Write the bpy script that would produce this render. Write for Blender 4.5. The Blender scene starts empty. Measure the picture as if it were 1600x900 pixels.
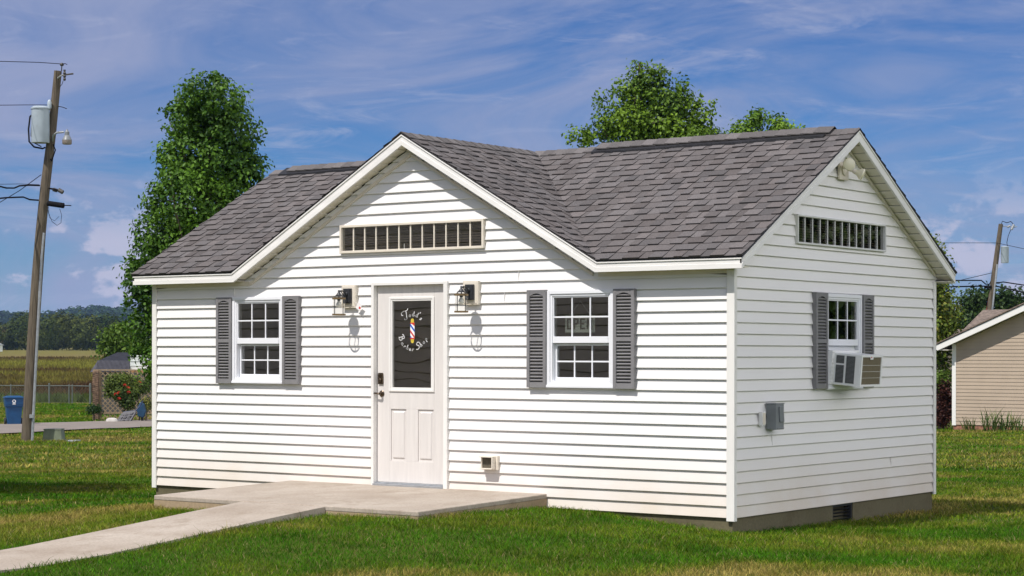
import bpy, bmesh, math, random
import numpy as np
from mathutils import Vector, Matrix
R = math.radians
rnd = random.Random(7)
sc = bpy.context.scene
COL = sc.collection

# ------------------------------------------------------------------ camera data
YAW = 0.6295
CAM = np.array([16.3355, -15.5195, 1.4899])
FPX = 3066.2
FW = np.array([-math.sin(YAW), math.cos(YAW)])      # view direction on the ground
RT = np.array([math.cos(YAW), math.sin(YAW)])       # to the right of it
def lw(l, w):                                        # ground point l metres right, w metres ahead
    p = CAM[:2] + RT * l + FW * w
    return float(p[0]), float(p[1])
def at(u, v, w):                                     # photograph pixel at distance w -> world point
    l = (u - 800) / FPX * w
    x, y = lw(l, w)
    return Vector((x, y, CAM[2] - (v - 551.95) / FPX * w))

# ------------------------------------------------------------------ terrain
BW = [-400, 14, 20, 46, 56, 67, 100, 112, 150, 200, 300, 500, 700, 1200, 2000, 2600, 4200]
BZ = [-0.2, -.2, -.23, -.6, -.7, -1.0, -1.3, -1.4, -1.25, -.9, 0.0, 2.0, 2.6, 6, 14, 26, 30]
CT = [(0, -.1, -.175), (7.5, -.1, -.135), (7.6, 4.4, -.21), (-.1, 4.4, -.27), (2.6, -1.9, -.03), (3.7, -2.3, -.02), (5.45, -.2, .0),
      (5.4, -2.0, .015), (3.3, -3.6, -.08), (4.4, -3.6, -.085), (3.2, -5.2, -.205), (4.4, -5.4, -.19), (7.5, -2.5, -.1), (1.2, -3.2, -.16), (9.3, 1.5, -.19), (7.8, -4.8, -.17), (3.8, -6.8, -.235), (3.8, -9, -.26), (5.0, -6.4, -.25), (5.2, -8.0, -.26), (4.75, -2.9, -.015)]
def smooth_base(w):
    w = np.asarray(w, float)
    return np.interp(w, BW, BZ)
SIG = 1.5
def rbf(d2): return np.exp(-d2 / (2 * SIG * SIG))
_cx = np.array([[c[0], c[1]] for c in CT]); _cz = np.array([c[2] for c in CT])
def _w(x, y): return (x - CAM[0]) * FW[0] + (y - CAM[1]) * FW[1]
def _l(x, y): return (x - CAM[0]) * RT[0] + (y - CAM[1]) * RT[1]
_d2 = ((_cx[:, None, :] - _cx[None]) ** 2).sum(-1)
_wt = np.linalg.solve(rbf(_d2) + 0.02 * np.eye(len(CT)), _cz - smooth_base(_w(_cx[:, 0], _cx[:, 1])))
def ground(x, y):
    x = np.asarray(x, float); y = np.asarray(y, float)
    w = _w(x, y)
    z = smooth_base(w)
    for (cx, cy), k in zip(_cx, _wt):
        z = z + k * rbf((x - cx) ** 2 + (y - cy) ** 2)
    far = np.clip((w - 24) / 20, 0, 1)
    z = z + far * 0.05 * np.sin(x * .21 + 1) * np.cos(y * .17) + .012 * np.sin(x * 1.9 + y * .6) * np.sin(y * 2.3 - x * .4)
    return z
def gz(x, y): return float(ground(x, y))

# numpy value noise
_tab = np.random.RandomState(3).rand(256, 256)
def vnoise(x, y):
    xi = np.floor(x).astype(int); yi = np.floor(y).astype(int)
    fx = x - xi; fy = y - yi; fx = fx * fx * (3 - 2 * fx); fy = fy * fy * (3 - 2 * fy)
    a = _tab[xi % 256, yi % 256]; b = _tab[(xi + 1) % 256, yi % 256]
    c = _tab[xi % 256, (yi + 1) % 256]; d = _tab[(xi + 1) % 256, (yi + 1) % 256]
    return (a * (1 - fx) + b * fx) * (1 - fy) + (c * (1 - fx) + d * fx) * fy
def fbm(x, y, o=3):
    s = 0; a = .5; t = 0
    for i in range(o):
        s = s + a * vnoise(x * 2 ** i + 17 * i, y * 2 ** i - 9 * i); t += a; a *= .5
    return s / t

# ------------------------------------------------------------------ materials
def new_mat(name):
    m = bpy.data.materials.new(name); m.use_nodes = True
    nt = m.node_tree; b = nt.nodes['Principled BSDF']
    return m, nt, b
def N(nt, t, **k):
    n = nt.nodes.new(t)
    for a, v in k.items():
        if a.startswith('_'): setattr(n, a[1:], v)
        else: n.inputs[a.replace('_', ' ')].default_value = v
    return n
def rgba(c): return (c[0], c[1], c[2], 1)
def mat(name, col, rough=.6, var=.08, scale=6, bump=0, bscale=60, metal=0, spec=.5, stretch=None, dark=None, coat=0):
    """a plain procedural material: base colour broken by noise, optional bump"""
    m, nt, b = new_mat(name)
    tc = N(nt, 'ShaderNodeTexCoord')
    src = tc.outputs['Object']
    if stretch:
        mp = N(nt, 'ShaderNodeMapping'); mp.inputs['Scale'].default_value = stretch
        nt.links.new(src, mp.inputs[0]); src = mp.outputs[0]
    n = N(nt, 'ShaderNodeTexNoise', Scale=scale, Detail=5); nt.links.new(src, n.inputs['Vector'])
    mx = N(nt, 'ShaderNodeMix', _data_type='RGBA')
    d = dark or tuple(max(0, c * (1 - 2 * var)) for c in col)
    l = tuple(min(1, c * (1 + var)) for c in col)
    mr = N(nt, 'ShaderNodeMapRange'); mr.inputs[1].default_value = .3; mr.inputs[2].default_value = .7
    nt.links.new(n.outputs['Fac'], mr.inputs[0]); nt.links.new(mr.outputs[0], mx.inputs[0])
    mx.inputs[6].default_value = rgba(d); mx.inputs[7].default_value = rgba(l)
    nt.links.new(mx.outputs[2], b.inputs['Base Color'])
    b.inputs['Roughness'].default_value = rough; b.inputs['Metallic'].default_value = metal
    b.inputs['Specular IOR Level'].default_value = spec
    if coat: b.inputs['Coat Weight'].default_value = coat
    if bump:
        n2 = N(nt, 'ShaderNodeTexNoise', Scale=bscale, Detail=4); nt.links.new(src, n2.inputs['Vector'])
        bp = N(nt, 'ShaderNodeBump', Strength=bump, Distance=.01)
        nt.links.new(n2.outputs['Fac'], bp.inputs['Height']); nt.links.new(bp.outputs[0], b.inputs['Normal'])
    return m
def col_mat(name, rough=.8, trans=0.0, noise=0, nscale=300, bump=0, spec=.3):
    """colour from the mesh's own 'Col' attribute (each tile / leaf / blade has a colour of its own)"""
    m, nt, b = new_mat(name)
    a = N(nt, 'ShaderNodeAttribute', _attribute_name='Col')
    out = a.outputs['Color']
    if noise:
        tc = N(nt, 'ShaderNodeTexCoord'); n = N(nt, 'ShaderNodeTexNoise', Scale=nscale, Detail=2)
        nt.links.new(tc.outputs['Object'], n.inputs['Vector'])
        mr = N(nt, 'ShaderNodeMapRange'); mr.inputs[1].default_value = .3; mr.inputs[2].default_value = .7
        mr.inputs[3].default_value = 1 - noise; mr.inputs[4].default_value = 1 + noise
        nt.links.new(n.outputs['Fac'], mr.inputs[0])
        mx = N(nt, 'ShaderNodeMix', _data_type='RGBA', _blend_type='MULTIPLY'); mx.inputs[0].default_value = 1
        nt.links.new(out, mx.inputs[6]); nt.links.new(mr.outputs[0], mx.inputs[7]); out = mx.outputs[2]
        if bump:
            bp = N(nt, 'ShaderNodeBump', Strength=bump, Distance=.004)
            nt.links.new(n.outputs['Fac'], bp.inputs['Height']); nt.links.new(bp.outputs[0], b.inputs['Normal'])
    nt.links.new(out, b.inputs['Base Color'])
    b.inputs['Roughness'].default_value = rough; b.inputs['Specular IOR Level'].default_value = spec
    if trans:
        t = N(nt, 'ShaderNodeBsdfTranslucent'); nt.links.new(out, t.inputs['Color'])
        ms = N(nt, 'ShaderNodeMixShader'); ms.inputs[0].default_value = trans
        nt.links.new(b.outputs[0], ms.inputs[1]); nt.links.new(t.outputs[0], ms.inputs[2])
        nt.links.new(ms.outputs[0], nt.nodes['Material Output'].inputs['Surface'])
    return m
def glass_mat(name, refl=.12, tint=(.8, .82, .8), rough=.0, wav=0, ior=1.5):
    m, nt, b = new_mat(name); nt.nodes.remove(b)
    t = N(nt, 'ShaderNodeBsdfTransparent'); t.inputs[0].default_value = rgba(tint)
    g = N(nt, 'ShaderNodeBsdfGlossy'); g.inputs['Roughness'].default_value = rough; g.inputs['Color'].default_value = (1, 1, 1, 1)
    lwt = N(nt, 'ShaderNodeLayerWeight', Blend=.5)
    f = N(nt, 'ShaderNodeMath', _operation='POWER'); f.inputs[1].default_value = 3.5; nt.links.new(lwt.outputs['Facing'], f.inputs[0])
    ad = N(nt, 'ShaderNodeMath', _operation='MULTIPLY_ADD'); ad.inputs[1].default_value = .6; ad.inputs[2].default_value = refl + .02
    ms = N(nt, 'ShaderNodeMixShader')
    nt.links.new(f.outputs[0], ad.inputs[0]); nt.links.new(ad.outputs[0], ms.inputs[0])
    nt.links.new(t.outputs[0], ms.inputs[1]); nt.links.new(g.outputs[0], ms.inputs[2])
    nt.links.new(ms.outputs[0], nt.nodes['Material Output'].inputs['Surface'])
    if wav:
        tc = N(nt, 'ShaderNodeTexCoord'); n = N(nt, 'ShaderNodeTexNoise', Scale=3.0, Detail=0)
        nt.links.new(tc.outputs['Object'], n.inputs['Vector'])
        bp = N(nt, 'ShaderNodeBump', Strength=wav, Distance=.01)
        nt.links.new(n.outputs['Fac'], bp.inputs['Height']); nt.links.new(bp.outputs[0], g.inputs['Normal'])
    return m
def siding_mat():
    m, nt, b = new_mat('white_vinyl')
    geo = N(nt, 'ShaderNodeNewGeometry'); sep = N(nt, 'ShaderNodeSeparateXYZ'); nt.links.new(geo.outputs['Position'], sep.inputs[0])
    n = N(nt, 'ShaderNodeTexNoise', Scale=1.3, Detail=6, Roughness=.65); nt.links.new(geo.outputs['Position'], n.inputs['Vector'])
    # splashed soil film on the lowest boards: fades out by half a metre up, ragged with noise
    mr = N(nt, 'ShaderNodeMapRange'); mr.inputs[1].default_value = .62; mr.inputs[2].default_value = -.05; mr.inputs[3].default_value = 0; mr.inputs[4].default_value = 1
    nt.links.new(sep.outputs['Z'], mr.inputs[0])
    mu = N(nt, 'ShaderNodeMath', _operation='MULTIPLY'); nt.links.new(mr.outputs[0], mu.inputs[0]); nt.links.new(n.outputs['Fac'], mu.inputs[1])
    mu2 = N(nt, 'ShaderNodeMath', _operation='MULTIPLY'); mu2.inputs[1].default_value = 1.1; nt.links.new(mu.outputs[0], mu2.inputs[0])
    mx = N(nt, 'ShaderNodeMix', _data_type='RGBA'); mx.inputs[6].default_value = (.80, .785, .77, 1); mx.inputs[7].default_value = (.60, .49, .36, 1)
    nt.links.new(mu2.outputs[0], mx.inputs[0])
    # fine specks and faint wood-grain emboss
    v = N(nt, 'ShaderNodeTexVoronoi', Scale=9.0); nt.links.new(geo.outputs['Position'], v.inputs['Vector'])
    lt = N(nt, 'ShaderNodeMath', _operation='LESS_THAN'); lt.inputs[1].default_value = .045; nt.links.new(v.outputs['Distance'], lt.inputs[0])
    sepc = N(nt, 'ShaderNodeSeparateColor'); nt.links.new(v.outputs['Color'], sepc.inputs[0])
    gt = N(nt, 'ShaderNodeMath', _operation='GREATER_THAN'); gt.inputs[1].default_value = .975; nt.links.new(sepc.outputs[0], gt.inputs[0])
    sp = N(nt, 'ShaderNodeMath', _operation='MULTIPLY'); nt.links.new(lt.outputs[0], sp.inputs[0]); nt.links.new(gt.outputs[0], sp.inputs[1])
    sp2 = N(nt, 'ShaderNodeMath', _operation='MULTIPLY'); sp2.inputs[1].default_value = .6; nt.links.new(sp.outputs[0], sp2.inputs[0])
    mx2 = N(nt, 'ShaderNodeMix', _data_type='RGBA'); mx2.inputs[7].default_value = (.2, .15, .1, 1)
    nt.links.new(sp2.outputs[0], mx2.inputs[0]); nt.links.new(mx.outputs[2], mx2.inputs[6])
    n3 = N(nt, 'ShaderNodeTexNoise', Scale=.8, Detail=3); nt.links.new(geo.outputs['Position'], n3.inputs['Vector'])
    mr3 = N(nt, 'ShaderNodeMapRange'); mr3.inputs[3].default_value = .94; mr3.inputs[4].default_value = 1.04; nt.links.new(n3.outputs['Fac'], mr3.inputs[0])
    mx3 = N(nt, 'ShaderNodeMix', _data_type='RGBA', _blend_type='MULTIPLY'); mx3.inputs[0].default_value = 1
    nt.links.new(mx2.outputs[2], mx3.inputs[6]); nt.links.new(mr3.outputs[0], mx3.inputs[7])
    nt.links.new(mx3.outputs[2], b.inputs['Base Color'])
    mp = N(nt, 'ShaderNodeMapping'); mp.inputs['Scale'].default_value = (1.5, 1.5, 60)
    nt.links.new(geo.outputs['Position'], mp.inputs[0])
    n2 = N(nt, 'ShaderNodeTexNoise', Scale=2.0, Detail=4); nt.links.new(mp.outputs[0], n2.inputs['Vector'])
    bp = N(nt, 'ShaderNodeBump', Strength=.12, Distance=.004); nt.links.new(n2.outputs['Fac'], bp.inputs['Height']); nt.links.new(bp.outputs[0], b.inputs['Normal'])
    b.inputs['Roughness'].default_value = .45; b.inputs['Specular IOR Level'].default_value = .35
    return m

M = {}
M['siding'] = siding_mat()
M['trim'] = mat('white_trim', (.80, .785, .75), .4, .02, 3, bump=.02, bscale=20)
M['fascia'] = mat('fascia_metal', (.82, .805, .775), .4, .04, 2, stretch=(1, 1, 6))
M['soffit'] = mat('soffit_vinyl', (.70, .66, .56), .5, .04, 4)
M['vinyl'] = mat('window_vinyl', (.80, .81, .84), .35, .015, 3)
M['almond'] = mat('almond_vinyl', (.72, .66, .56), .45, .03, 5)
M['door'] = mat('door_paint', (.69, .66, .63), .42, .03, 2.5, bump=.05, bscale=8, stretch=(12, 12, 1))
M['shutter'] = mat('grey_shutter', (.215, .21, .215), .5, .06, 8, bump=.04, bscale=40)
M['glass'] = glass_mat('window_glass', .16, (.72, .72, .70), wav=.05)
M['door_glass'] = glass_mat('door_glass', .17, (.62, .60, .56), wav=.14)
M['inside'] = mat('interior_paint', (.20, .15, .115), .9, .1, 1)
M['lamp_glass'] = glass_mat('lamp_glass', .0, (.95, .95, .93), ior=1.22)
M['black_metal'] = mat('charcoal_metal', (.045, .047, .052), .45, .1, 20, metal=.4)
M['wood_band'] = mat('weathered_gold_band', (.22, .15, .07), .5, .2, 30, metal=.3)
M['chrome'] = mat('aged_bronze', (.16, .12, .085), .28, .2, 60, metal=.9)
M['nickel'] = mat('hinge_metal', (.55, .5, .44), .35, .05, 20, metal=.6)
M['bulb'] = mat('bulb_glass', (.78, .76, .70), .2, .03, 10)
M['flood'] = mat('flood_bulb', (.84, .79, .60), .3, .05, 12)
M['white_pl'] = mat('white_plastic', (.80, .79, .77), .4, .03, 6)
M['grey_box'] = mat('grey_steel_paint', (.20, .215, .225), .45, .06, 10)
M['ac_white'] = mat('appliance_white', (.86, .86, .85), .35, .03, 5)
M['ac_dark'] = mat('fin_dark', (.07, .065, .06), .6, .1, 30)
M['ac_fins'] = mat('condenser_fins', (.20, .165, .11), .5, .15, 12, metal=.3, stretch=(1, 60, 1))
M['paper'] = mat('paper', (.8, .78, .78), .7, .03, 10)
M['red'] = mat('red_print', (.6, .03, .02), .6, .05, 10)
M['blue'] = mat('blue_print', (.01, .09, .5), .6, .05, 10)
M['yellow'] = mat('gold_print', (.62, .48, .05), .6, .05, 10)
M['white_print'] = mat('white_decal', (.86, .86, .84), .6, .02, 10)
M['concrete'] = None
def concrete_mat(name, c1, c2, stain):
    m, nt, b = new_mat(name)
    geo = N(nt, 'ShaderNodeNewGeometry')
    mp = N(nt, 'ShaderNodeMapping'); mp.inputs['Scale'].default_value = (1, 1, 1); mp.inputs['Rotation'].default_value = (0, 0, .5); nt.links.new(geo.outputs['Position'], mp.inputs[0])
    n = N(nt, 'ShaderNodeTexNoise', Scale=1.1, Detail=6, Roughness=.6); nt.links.new(mp.outputs[0], n.inputs['Vector'])
    mx = N(nt, 'ShaderNodeMix', _data_type='RGBA'); mx.inputs[6].default_value = rgba(c1); mx.inputs[7].default_value = rgba(c2)
    mr = N(nt, 'ShaderNodeMapRange'); mr.inputs[1].default_value = .35; mr.inputs[2].default_value = .65; nt.links.new(n.outputs['Fac'], mr.inputs[0]); nt.links.new(mr.outputs[0], mx.inputs[0])
    n2 = N(nt, 'ShaderNodeTexNoise', Scale=45, Detail=4, Roughness=.7); nt.links.new(geo.outputs['Position'], n2.inputs['Vector'])
    mr2 = N(nt, 'ShaderNodeMapRange'); mr2.inputs[3].default_value = .82; mr2.inputs[4].default_value = 1.15; mr2.inputs[1].default_value = .3; mr2.inputs[2].default_value = .7
    nt.links.new(n2.outputs['Fac'], mr2.inputs[0])
    m2 = N(nt, 'ShaderNodeMix', _data_type='RGBA', _blend_type='MULTIPLY'); m2.inputs[0].default_value = 1
    nt.links.new(mx.outputs[2], m2.inputs[6]); nt.links.new(mr2.outputs[0], m2.inputs[7])
    n3 = N(nt, 'ShaderNodeTexNoise', Scale=2.3, Detail=8, Roughness=.75); nt.links.new(mp.outputs[0], n3.inputs['Vector'])
    mr3 = N(nt, 'ShaderNodeMapRange'); mr3.inputs[1].default_value = .54; mr3.inputs[2].default_value = .72; mr3.inputs[4].default_value = .7
    nt.links.new(n3.outputs['Fac'], mr3.inputs[0])
    m3 = N(nt, 'ShaderNodeMix', _data_type='RGBA'); m3.inputs[7].default_value = rgba(stain)
    nt.links.new(mr3.outputs[0], m3.inputs[0]); nt.links.new(m2.outputs[2], m3.inputs[6])
    nt.links.new(m3.outputs[2], b.inputs['Base Color'])
    bp = N(nt, 'ShaderNodeBump', Strength=.3, Distance=.004); nt.links.new(n2.outputs['Fac'], bp.inputs['Height']); nt.links.new(bp.outputs[0], b.inputs['Normal'])
    b.inputs['Roughness'].default_value = .85
    return m
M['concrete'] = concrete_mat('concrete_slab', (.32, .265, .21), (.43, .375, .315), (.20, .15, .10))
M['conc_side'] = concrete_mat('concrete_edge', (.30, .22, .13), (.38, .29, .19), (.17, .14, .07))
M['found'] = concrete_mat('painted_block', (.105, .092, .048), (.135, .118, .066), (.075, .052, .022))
M['road'] = concrete_mat('road_chipseal', (.19, .16, .135), (.24, .205, .175), (.16, .13, .11))
M['shingle'] = col_mat('asphalt_shingle', .9, noise=.35, nscale=140, bump=.5, spec=.2)
M['vent_black'] = mat('ridge_vent_plastic', (.012, .012, .014), .5, .2, 60, bump=.6, bscale=90)
M['wood_pole'] = mat('weathered_pole', (.125, .100, .068), .9, .25, 5, bump=.5, bscale=12, stretch=(9, 9, .5), dark=(.055, .042, .030))
M['galv'] = mat('galvanised', (.42, .44, .46), .4, .1, 12, metal=.5)
M['xfmr'] = mat('transformer_grey', (.36, .42, .46), .4, .06, 4)
M['cable'] = mat('black_cable', (.010, .010, .012), .8, .1, 20, spec=.1)
M['orange'] = mat('red_guard', (.45, .08, .05), .6, .1, 10)
M['bin'] = mat('blue_bin_plastic', (.004, .060, .17), .45, .08, 5)
M['rubber'] = mat('rubber', (.02, .02, .02), .8, .1, 10)
M['util_green'] = mat('utility_green', (.15, .175, .115), .5, .12, 6)
M['bark'] = mat('bark', (.12, .09, .065), .9, .3, 9, bump=.6, bscale=20)
M['leaf'] = col_mat('leaves', .5, trans=.25, spec=.22)
M['leaf_far'] = col_mat('far_leaves', .8, trans=.1, spec=.1)
M['blade'] = col_mat('grass_blades', .7, trans=.3, spec=.08)
M['metal_roof'] = mat('dark_metal_roof', (.032, .034, .044), .9, .1, 5, spec=.1)
M['lattice'] = mat('lattice_wood', (.30, .22, .13), .8, .15, 10)
M['lattice_dark'] = mat('woven_panel', (.22, .14, .09), .85, .35, 8, bump=.5, bscale=30)
M['white_wall'] = mat('white_shed_paint', (.72, .76, .72), .6, .05, 3)
M['tan_wood'] = mat('tan_wood', (.38, .20, .08), .8, .15, 6)
M['stone'] = mat('white_stone', (.55, .52, .48), .85, .15, 5, bump=.4, bscale=12)
M['plum'] = mat('navy_plastic', (.02, .035, .09), .5, .1, 5)
M['tarp'] = mat('blue_tarp', (.008, .05, .11), .5, .15, 6)
M['beige'] = mat('beige_siding', (.42, .335, .25), .55, .04, 2)
M['brick'] = mat('brick_base', (.28, .13, .08), .85, .25, 14)
M['brown_roof'] = mat('brown_shingle', (.20, .155, .125), .9, .35, 7, bump=.4, bscale=30, stretch=(1.2, 1.2, 6))
M['grey_siding'] = mat('grey_brown_siding', (.62, .53, .44), .6, .05, 2)
M['chain'] = mat('chain_link_wire', (.12, .14, .125), .7, .1, 10, metal=.2)

# ------------------------------------------------------------------ mesh builder
class MB:
    def __init__(s): s.v = []; s.f = []; s.c = []; s.col = None; s.has = False
    def face(s, pts, col=None):
        i = len(s.v); s.v += [tuple(p) for p in pts]; s.f.append(tuple(range(i, i + len(pts))))
        s.c.append(col or (1, 1, 1)); s.has = s.has or col is not None
    def idx(s, vs, fs, col=None):
        i = len(s.v); s.v += [tuple(p) for p in vs]
        for f in fs: s.f.append(tuple(i + k for k in f)); s.c.append(col or (1, 1, 1))
        s.has = s.has or col is not None
    def box(s, x0, x1, y0, y1, z0, z1, col=None):
        v = [(x0, y0, z0), (x1, y0, z0), (x1, y1, z0), (x0, y1, z0), (x0, y0, z1), (x1, y0, z1), (x1, y1, z1), (x0, y1, z1)]
        s.idx(v, [(3, 2, 1, 0), (4, 5, 6, 7), (0, 1, 5, 4), (1, 2, 6, 5), (2, 3, 7, 6), (3, 0, 4, 7)], col); return s
    def obox(s, c, ax, ay, az, col=None):   # oriented box: centre and three half-axis vectors
        c = Vector(c); ax, ay, az = Vector(ax), Vector(ay), Vector(az)
        v = [c + ax * i + ay * j + az * k for k in (-1, 1) for (i, j) in ((-1, -1), (1, -1), (1, 1), (-1, 1))]
        s.idx(v, [(3, 2, 1, 0), (4, 5, 6, 7), (0, 1, 5, 4), (1, 2, 6, 5), (2, 3, 7, 6), (3, 0, 4, 7)], col); return s
    def tube(s, pts, rads, n=8, col=None, cap=True):
        pts = [Vector(p) for p in pts]
        if not isinstance(rads, (list, tuple)): rads = [rads] * len(pts)
        rings = []; up = None
        for i, p in enumerate(pts):
            d = (pts[min(i + 1, len(pts) - 1)] - pts[max(i - 1, 0)]).normalized()
            if up is None: up = d.orthogonal().normalized()
            up = (up - d * up.dot(d)).normalized(); q = d.cross(up)
            rings.append([p + (up * math.cos(2 * math.pi * k / n) + q * math.sin(2 * math.pi * k / n)) * rads[i] for k in range(n)])
        vs = [v for r in rings for v in r]; fs = []
        for i in range(len(pts) - 1):
            for k in range(n):
                a = i * n + k; b = i * n + (k + 1) % n; fs.append((a, b, b + n, a + n))
        if cap: fs.append(tuple(reversed(range(n)))); fs.append(tuple(range((len(pts) - 1) * n, len(pts) * n)))
        s.idx(vs, fs, col); return s
    def lathe(s, prof, c=(0, 0, 0), n=24, ax=None, col=None):   # prof: (radius, along axis)
        c = Vector(c); ax = Vector(ax or (0, 0, 1)).normalized(); u = ax.orthogonal().normalized(); w = ax.cross(u)
        vs = []; fs = []
        for (r, h) in prof:
            for k in range(n):
                t = 2 * math.pi * k / n; vs.append(c + ax * h + (u * math.cos(t) + w * math.sin(t)) * max(r, 1e-4))
        for i in range(len(prof) - 1):
            for k in range(n):
                a = i * n + k; b = i * n + (k + 1) % n; fs.append((a, b, b + n, a + n))
        fs.append(tuple(reversed(range(n)))); fs.append(tuple(range((len(prof) - 1) * n, len(prof) * n)))
        s.idx(vs, fs, col); return s
    def prism(s, poly, d0, d1, mp, col=None):   # 2-D polygon extruded from depth d0 to d1; mp(a,b,d)->3-D
        n = len(poly); vs = [mp(a, b, d0) for a, b in poly] + [mp(a, b, d1) for a, b in poly]
        fs = [tuple(range(n)), tuple(reversed(range(n, 2 * n)))] + [(i, i + n, (i + 1) % n + n, (i + 1) % n) for i in range(n)]
        s.idx(vs, fs, col); return s
    def build(s, name, m, parent=None, smooth=False, bevel=0, loc=None, rot=0):
        me = bpy.data.meshes.new(name); me.from_pydata(s.v, [], s.f); me.update()
        if s.has:
            a = me.color_attributes.new('Col', 'FLOAT_COLOR', 'CORNER')
            arr = []
            for p in me.polygons: arr += list(s.c[p.index] + (1,)) * p.loop_total
            a.data.foreach_set('color', arr)
        bm = bmesh.new(); bm.from_mesh(me); bmesh.ops.recalc_face_normals(bm, faces=bm.faces); bm.to_mesh(me); bm.free()
        if smooth:
            me.polygons.foreach_set('use_smooth', [True] * len(me.polygons)); me.set_sharp_from_angle(angle=R(38))
        if m: me.materials.append(m)
        o = bpy.data.objects.new(name, me); COL.objects.link(o)
        if parent: o.parent = parent
        if loc: o.location = loc
        if rot: o.rotation_euler.z = rot
        if bevel:
            b = o.modifiers.new('edge', 'BEVEL'); b.width = bevel; b.segments = 2; b.limit_method = 'ANGLE'
        return o
def np_mesh(name, V, F, C, m, parent=None):
    """fast mesh from numpy arrays: V (n,3), F (m,k), C per-vertex colour (n,3)"""
    me = bpy.data.meshes.new(name); k = F.shape[1]
    me.vertices.add(len(V)); me.vertices.foreach_set('co', V.astype(np.float32).ravel())
    me.loops.add(F.size); me.loops.foreach_set('vertex_index', F.astype(np.int32).ravel())
    me.polygons.add(len(F)); me.polygons.foreach_set('loop_start', np.arange(0, F.size, k, dtype=np.int32))
    me.update(calc_edges=True); me.validate()
    a = me.color_attributes.new('Col', 'FLOAT_COLOR', 'POINT')
    a.data.foreach_set('color', np.concatenate([C, np.ones((len(C), 1))], 1).astype(np.float32).ravel())
    me.materials.append(m)
    o = bpy.data.objects.new(name, me); COL.objects.link(o)
    if parent: o.parent = parent
    return o
def tag(o, label=None, cat=None, group=None, kind=None):
    if label: o['label'] = label
    if cat: o['category'] = cat
    if group: o['group'] = group
    if kind: o['kind'] = kind
    return o
def thing(name, label, cat, loc=(0, 0, 0), rot=0, group=None):
    o = bpy.data.objects.new(name, None); COL.objects.link(o); o.location = loc; o.rotation_euler.z = rot
    o.empty_display_size = .2
    return tag(o, label, cat, group)
def copy_tree(o, parent=None):
    c = o.copy(); COL.objects.link(c); c.parent = parent
    for ch in list(o.children): copy_tree(ch, c)
    return c

# ================================================================== THE SHOP
L, D = 7.518, 4.412
EF, OS = .141, .155                    # front / side overhang
HF, HS, SL = 2.2531, 2.376, .57        # fascia bottom, shingle edge, slope
XC, H2 = 3.75, D / 2
WG = H2 + EF                           # half width of the cross gable
HR = HS + SL * WG
EXP = .1045                            # siding exposure
shop = thing('barber_shop', 'small white clapboard barber shop with grey shingle roof and front gable', 'shop')

def clipped_courses(mb, ext, zmax, holes, to3, z0=0.0, exp=EXP):
    """lapped boards: n outward. ext(z)->(u0,u1); holes = (u0,u1,z0,z1)"""
    k = 0
    while z0 + k * exp < zmax:
        a, b = z0 + k * exp, min(z0 + (k + 1) * exp, zmax); k += 1
        def nn(z): return -.010 - .021 * (z - a) / exp
        cuts = sorted({a, b} | {h for hh in holes for h in hh[2:4] if a < h < b})
        for c0, c1 in zip(cuts[:-1], cuts[1:]):
            zm = (c0 + c1) / 2
            e0, e1 = ext(c0), ext(c1)
            hs = sorted([h for h in holes if h[2] < zm < h[3]])
            segs = []; la, lb = e0[0], e1[0]
            for h in hs:
                segs.append((la, h[0], lb, h[0])); la = lb = h[1]
            segs.append((la, e0[1], lb, e1[1]))
            for (x0, x1, y0, y1) in segs:
                if x1 - x0 < 1e-4 and y1 - y0 < 1e-4: continue
                mb.face([to3(x0, nn(c0), c0), to3(x1, nn(c0), c0), to3(max(y1, y0 + 1e-4), nn(c1), c1), to3(y0, nn(c1), c1)])
                if c0 == a:   # butt edge of the board and the return under it
                    mb.face([to3(x0, -.010, c0), to3(x1, -.010, c0), to3(x1, -.014, c0 - .004), to3(x0, -.014, c0 - .004)])
                    mb.face([to3(x0, -.014, c0 - .004), to3(x1, -.014, c0 - .004), to3(x1, -.040, c0 + .004), to3(x0, -.040, c0 + .004)])
front3 = lambda u, n, z: (u, -n, z)
right3 = lambda u, n, z: (L + n, u, z)
left3 = lambda u, n, z: (-n, u, z)
back3 = lambda u, n, z: (u, D + n, z)
def front_ext(z):
    if z <= HF + .03: return (.06, L - .08)
    t = (z - HF) / SL
    return (XC - WG + t, XC + WG - t)
def side_ext(z):
    if z <= HF + .03: return (.045, D - .045)
    t = (z - HF) / SL
    return (-EF + t, D + EF - t)
W1 = (1.262, 2.005, 1.172, 2.094); W2 = (5.455, 6.220, 1.172, 2.094); W3 = (1.802, 2.575, 1.150, 2.080)
T1 = (2.808, 4.690, 2.528, 2.822); T2 = (1.195, 3.130, 2.540, 2.820)
DR = (3.240, 4.235, .125, 2.215)
ins = lambda w, d=.03: (w[0] + d, w[1] - d, w[2] + d, w[3] - d)
mb = MB()
clipped_courses(mb, front_ext, HF + SL * WG - .02, [ins(W1), ins(W2), ins(T1, .015), (DR[0] + .01, DR[1] - .01, -1, DR[3] - .01)], front3)
clipped_courses(mb, side_ext, HF + SL * WG - .02, [ins(W3), ins(T2, .015)], right3)
clipped_courses(mb, side_ext, HF + SL * WG - .02, [], left3)
clipped_courses(mb, lambda z: (.045, L - .045), HF, [], back3)
# butt joints between siding lengths
jm = mb
for (u, k0, k1) in ((4.93, 19, 20), (1.27, 20, 21), (3.66, 24, 25), (5.10, 21, 22)):
    for k in range(k0, k1):
        jm.box(u, u + .0012, .0092, .020, k * EXP + .004, (k + 1) * EXP - .006)
for (u, k0, k1) in ((.735, 6, 7), (3.3, 3, 4)):
    for k in range(k0, k1): jm.box(L - .022, L - .0098, u, u + .0012, k * EXP + .004, (k + 1) * EXP - .006)
wall = mb.build('wall', M['siding'], shop)
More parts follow.
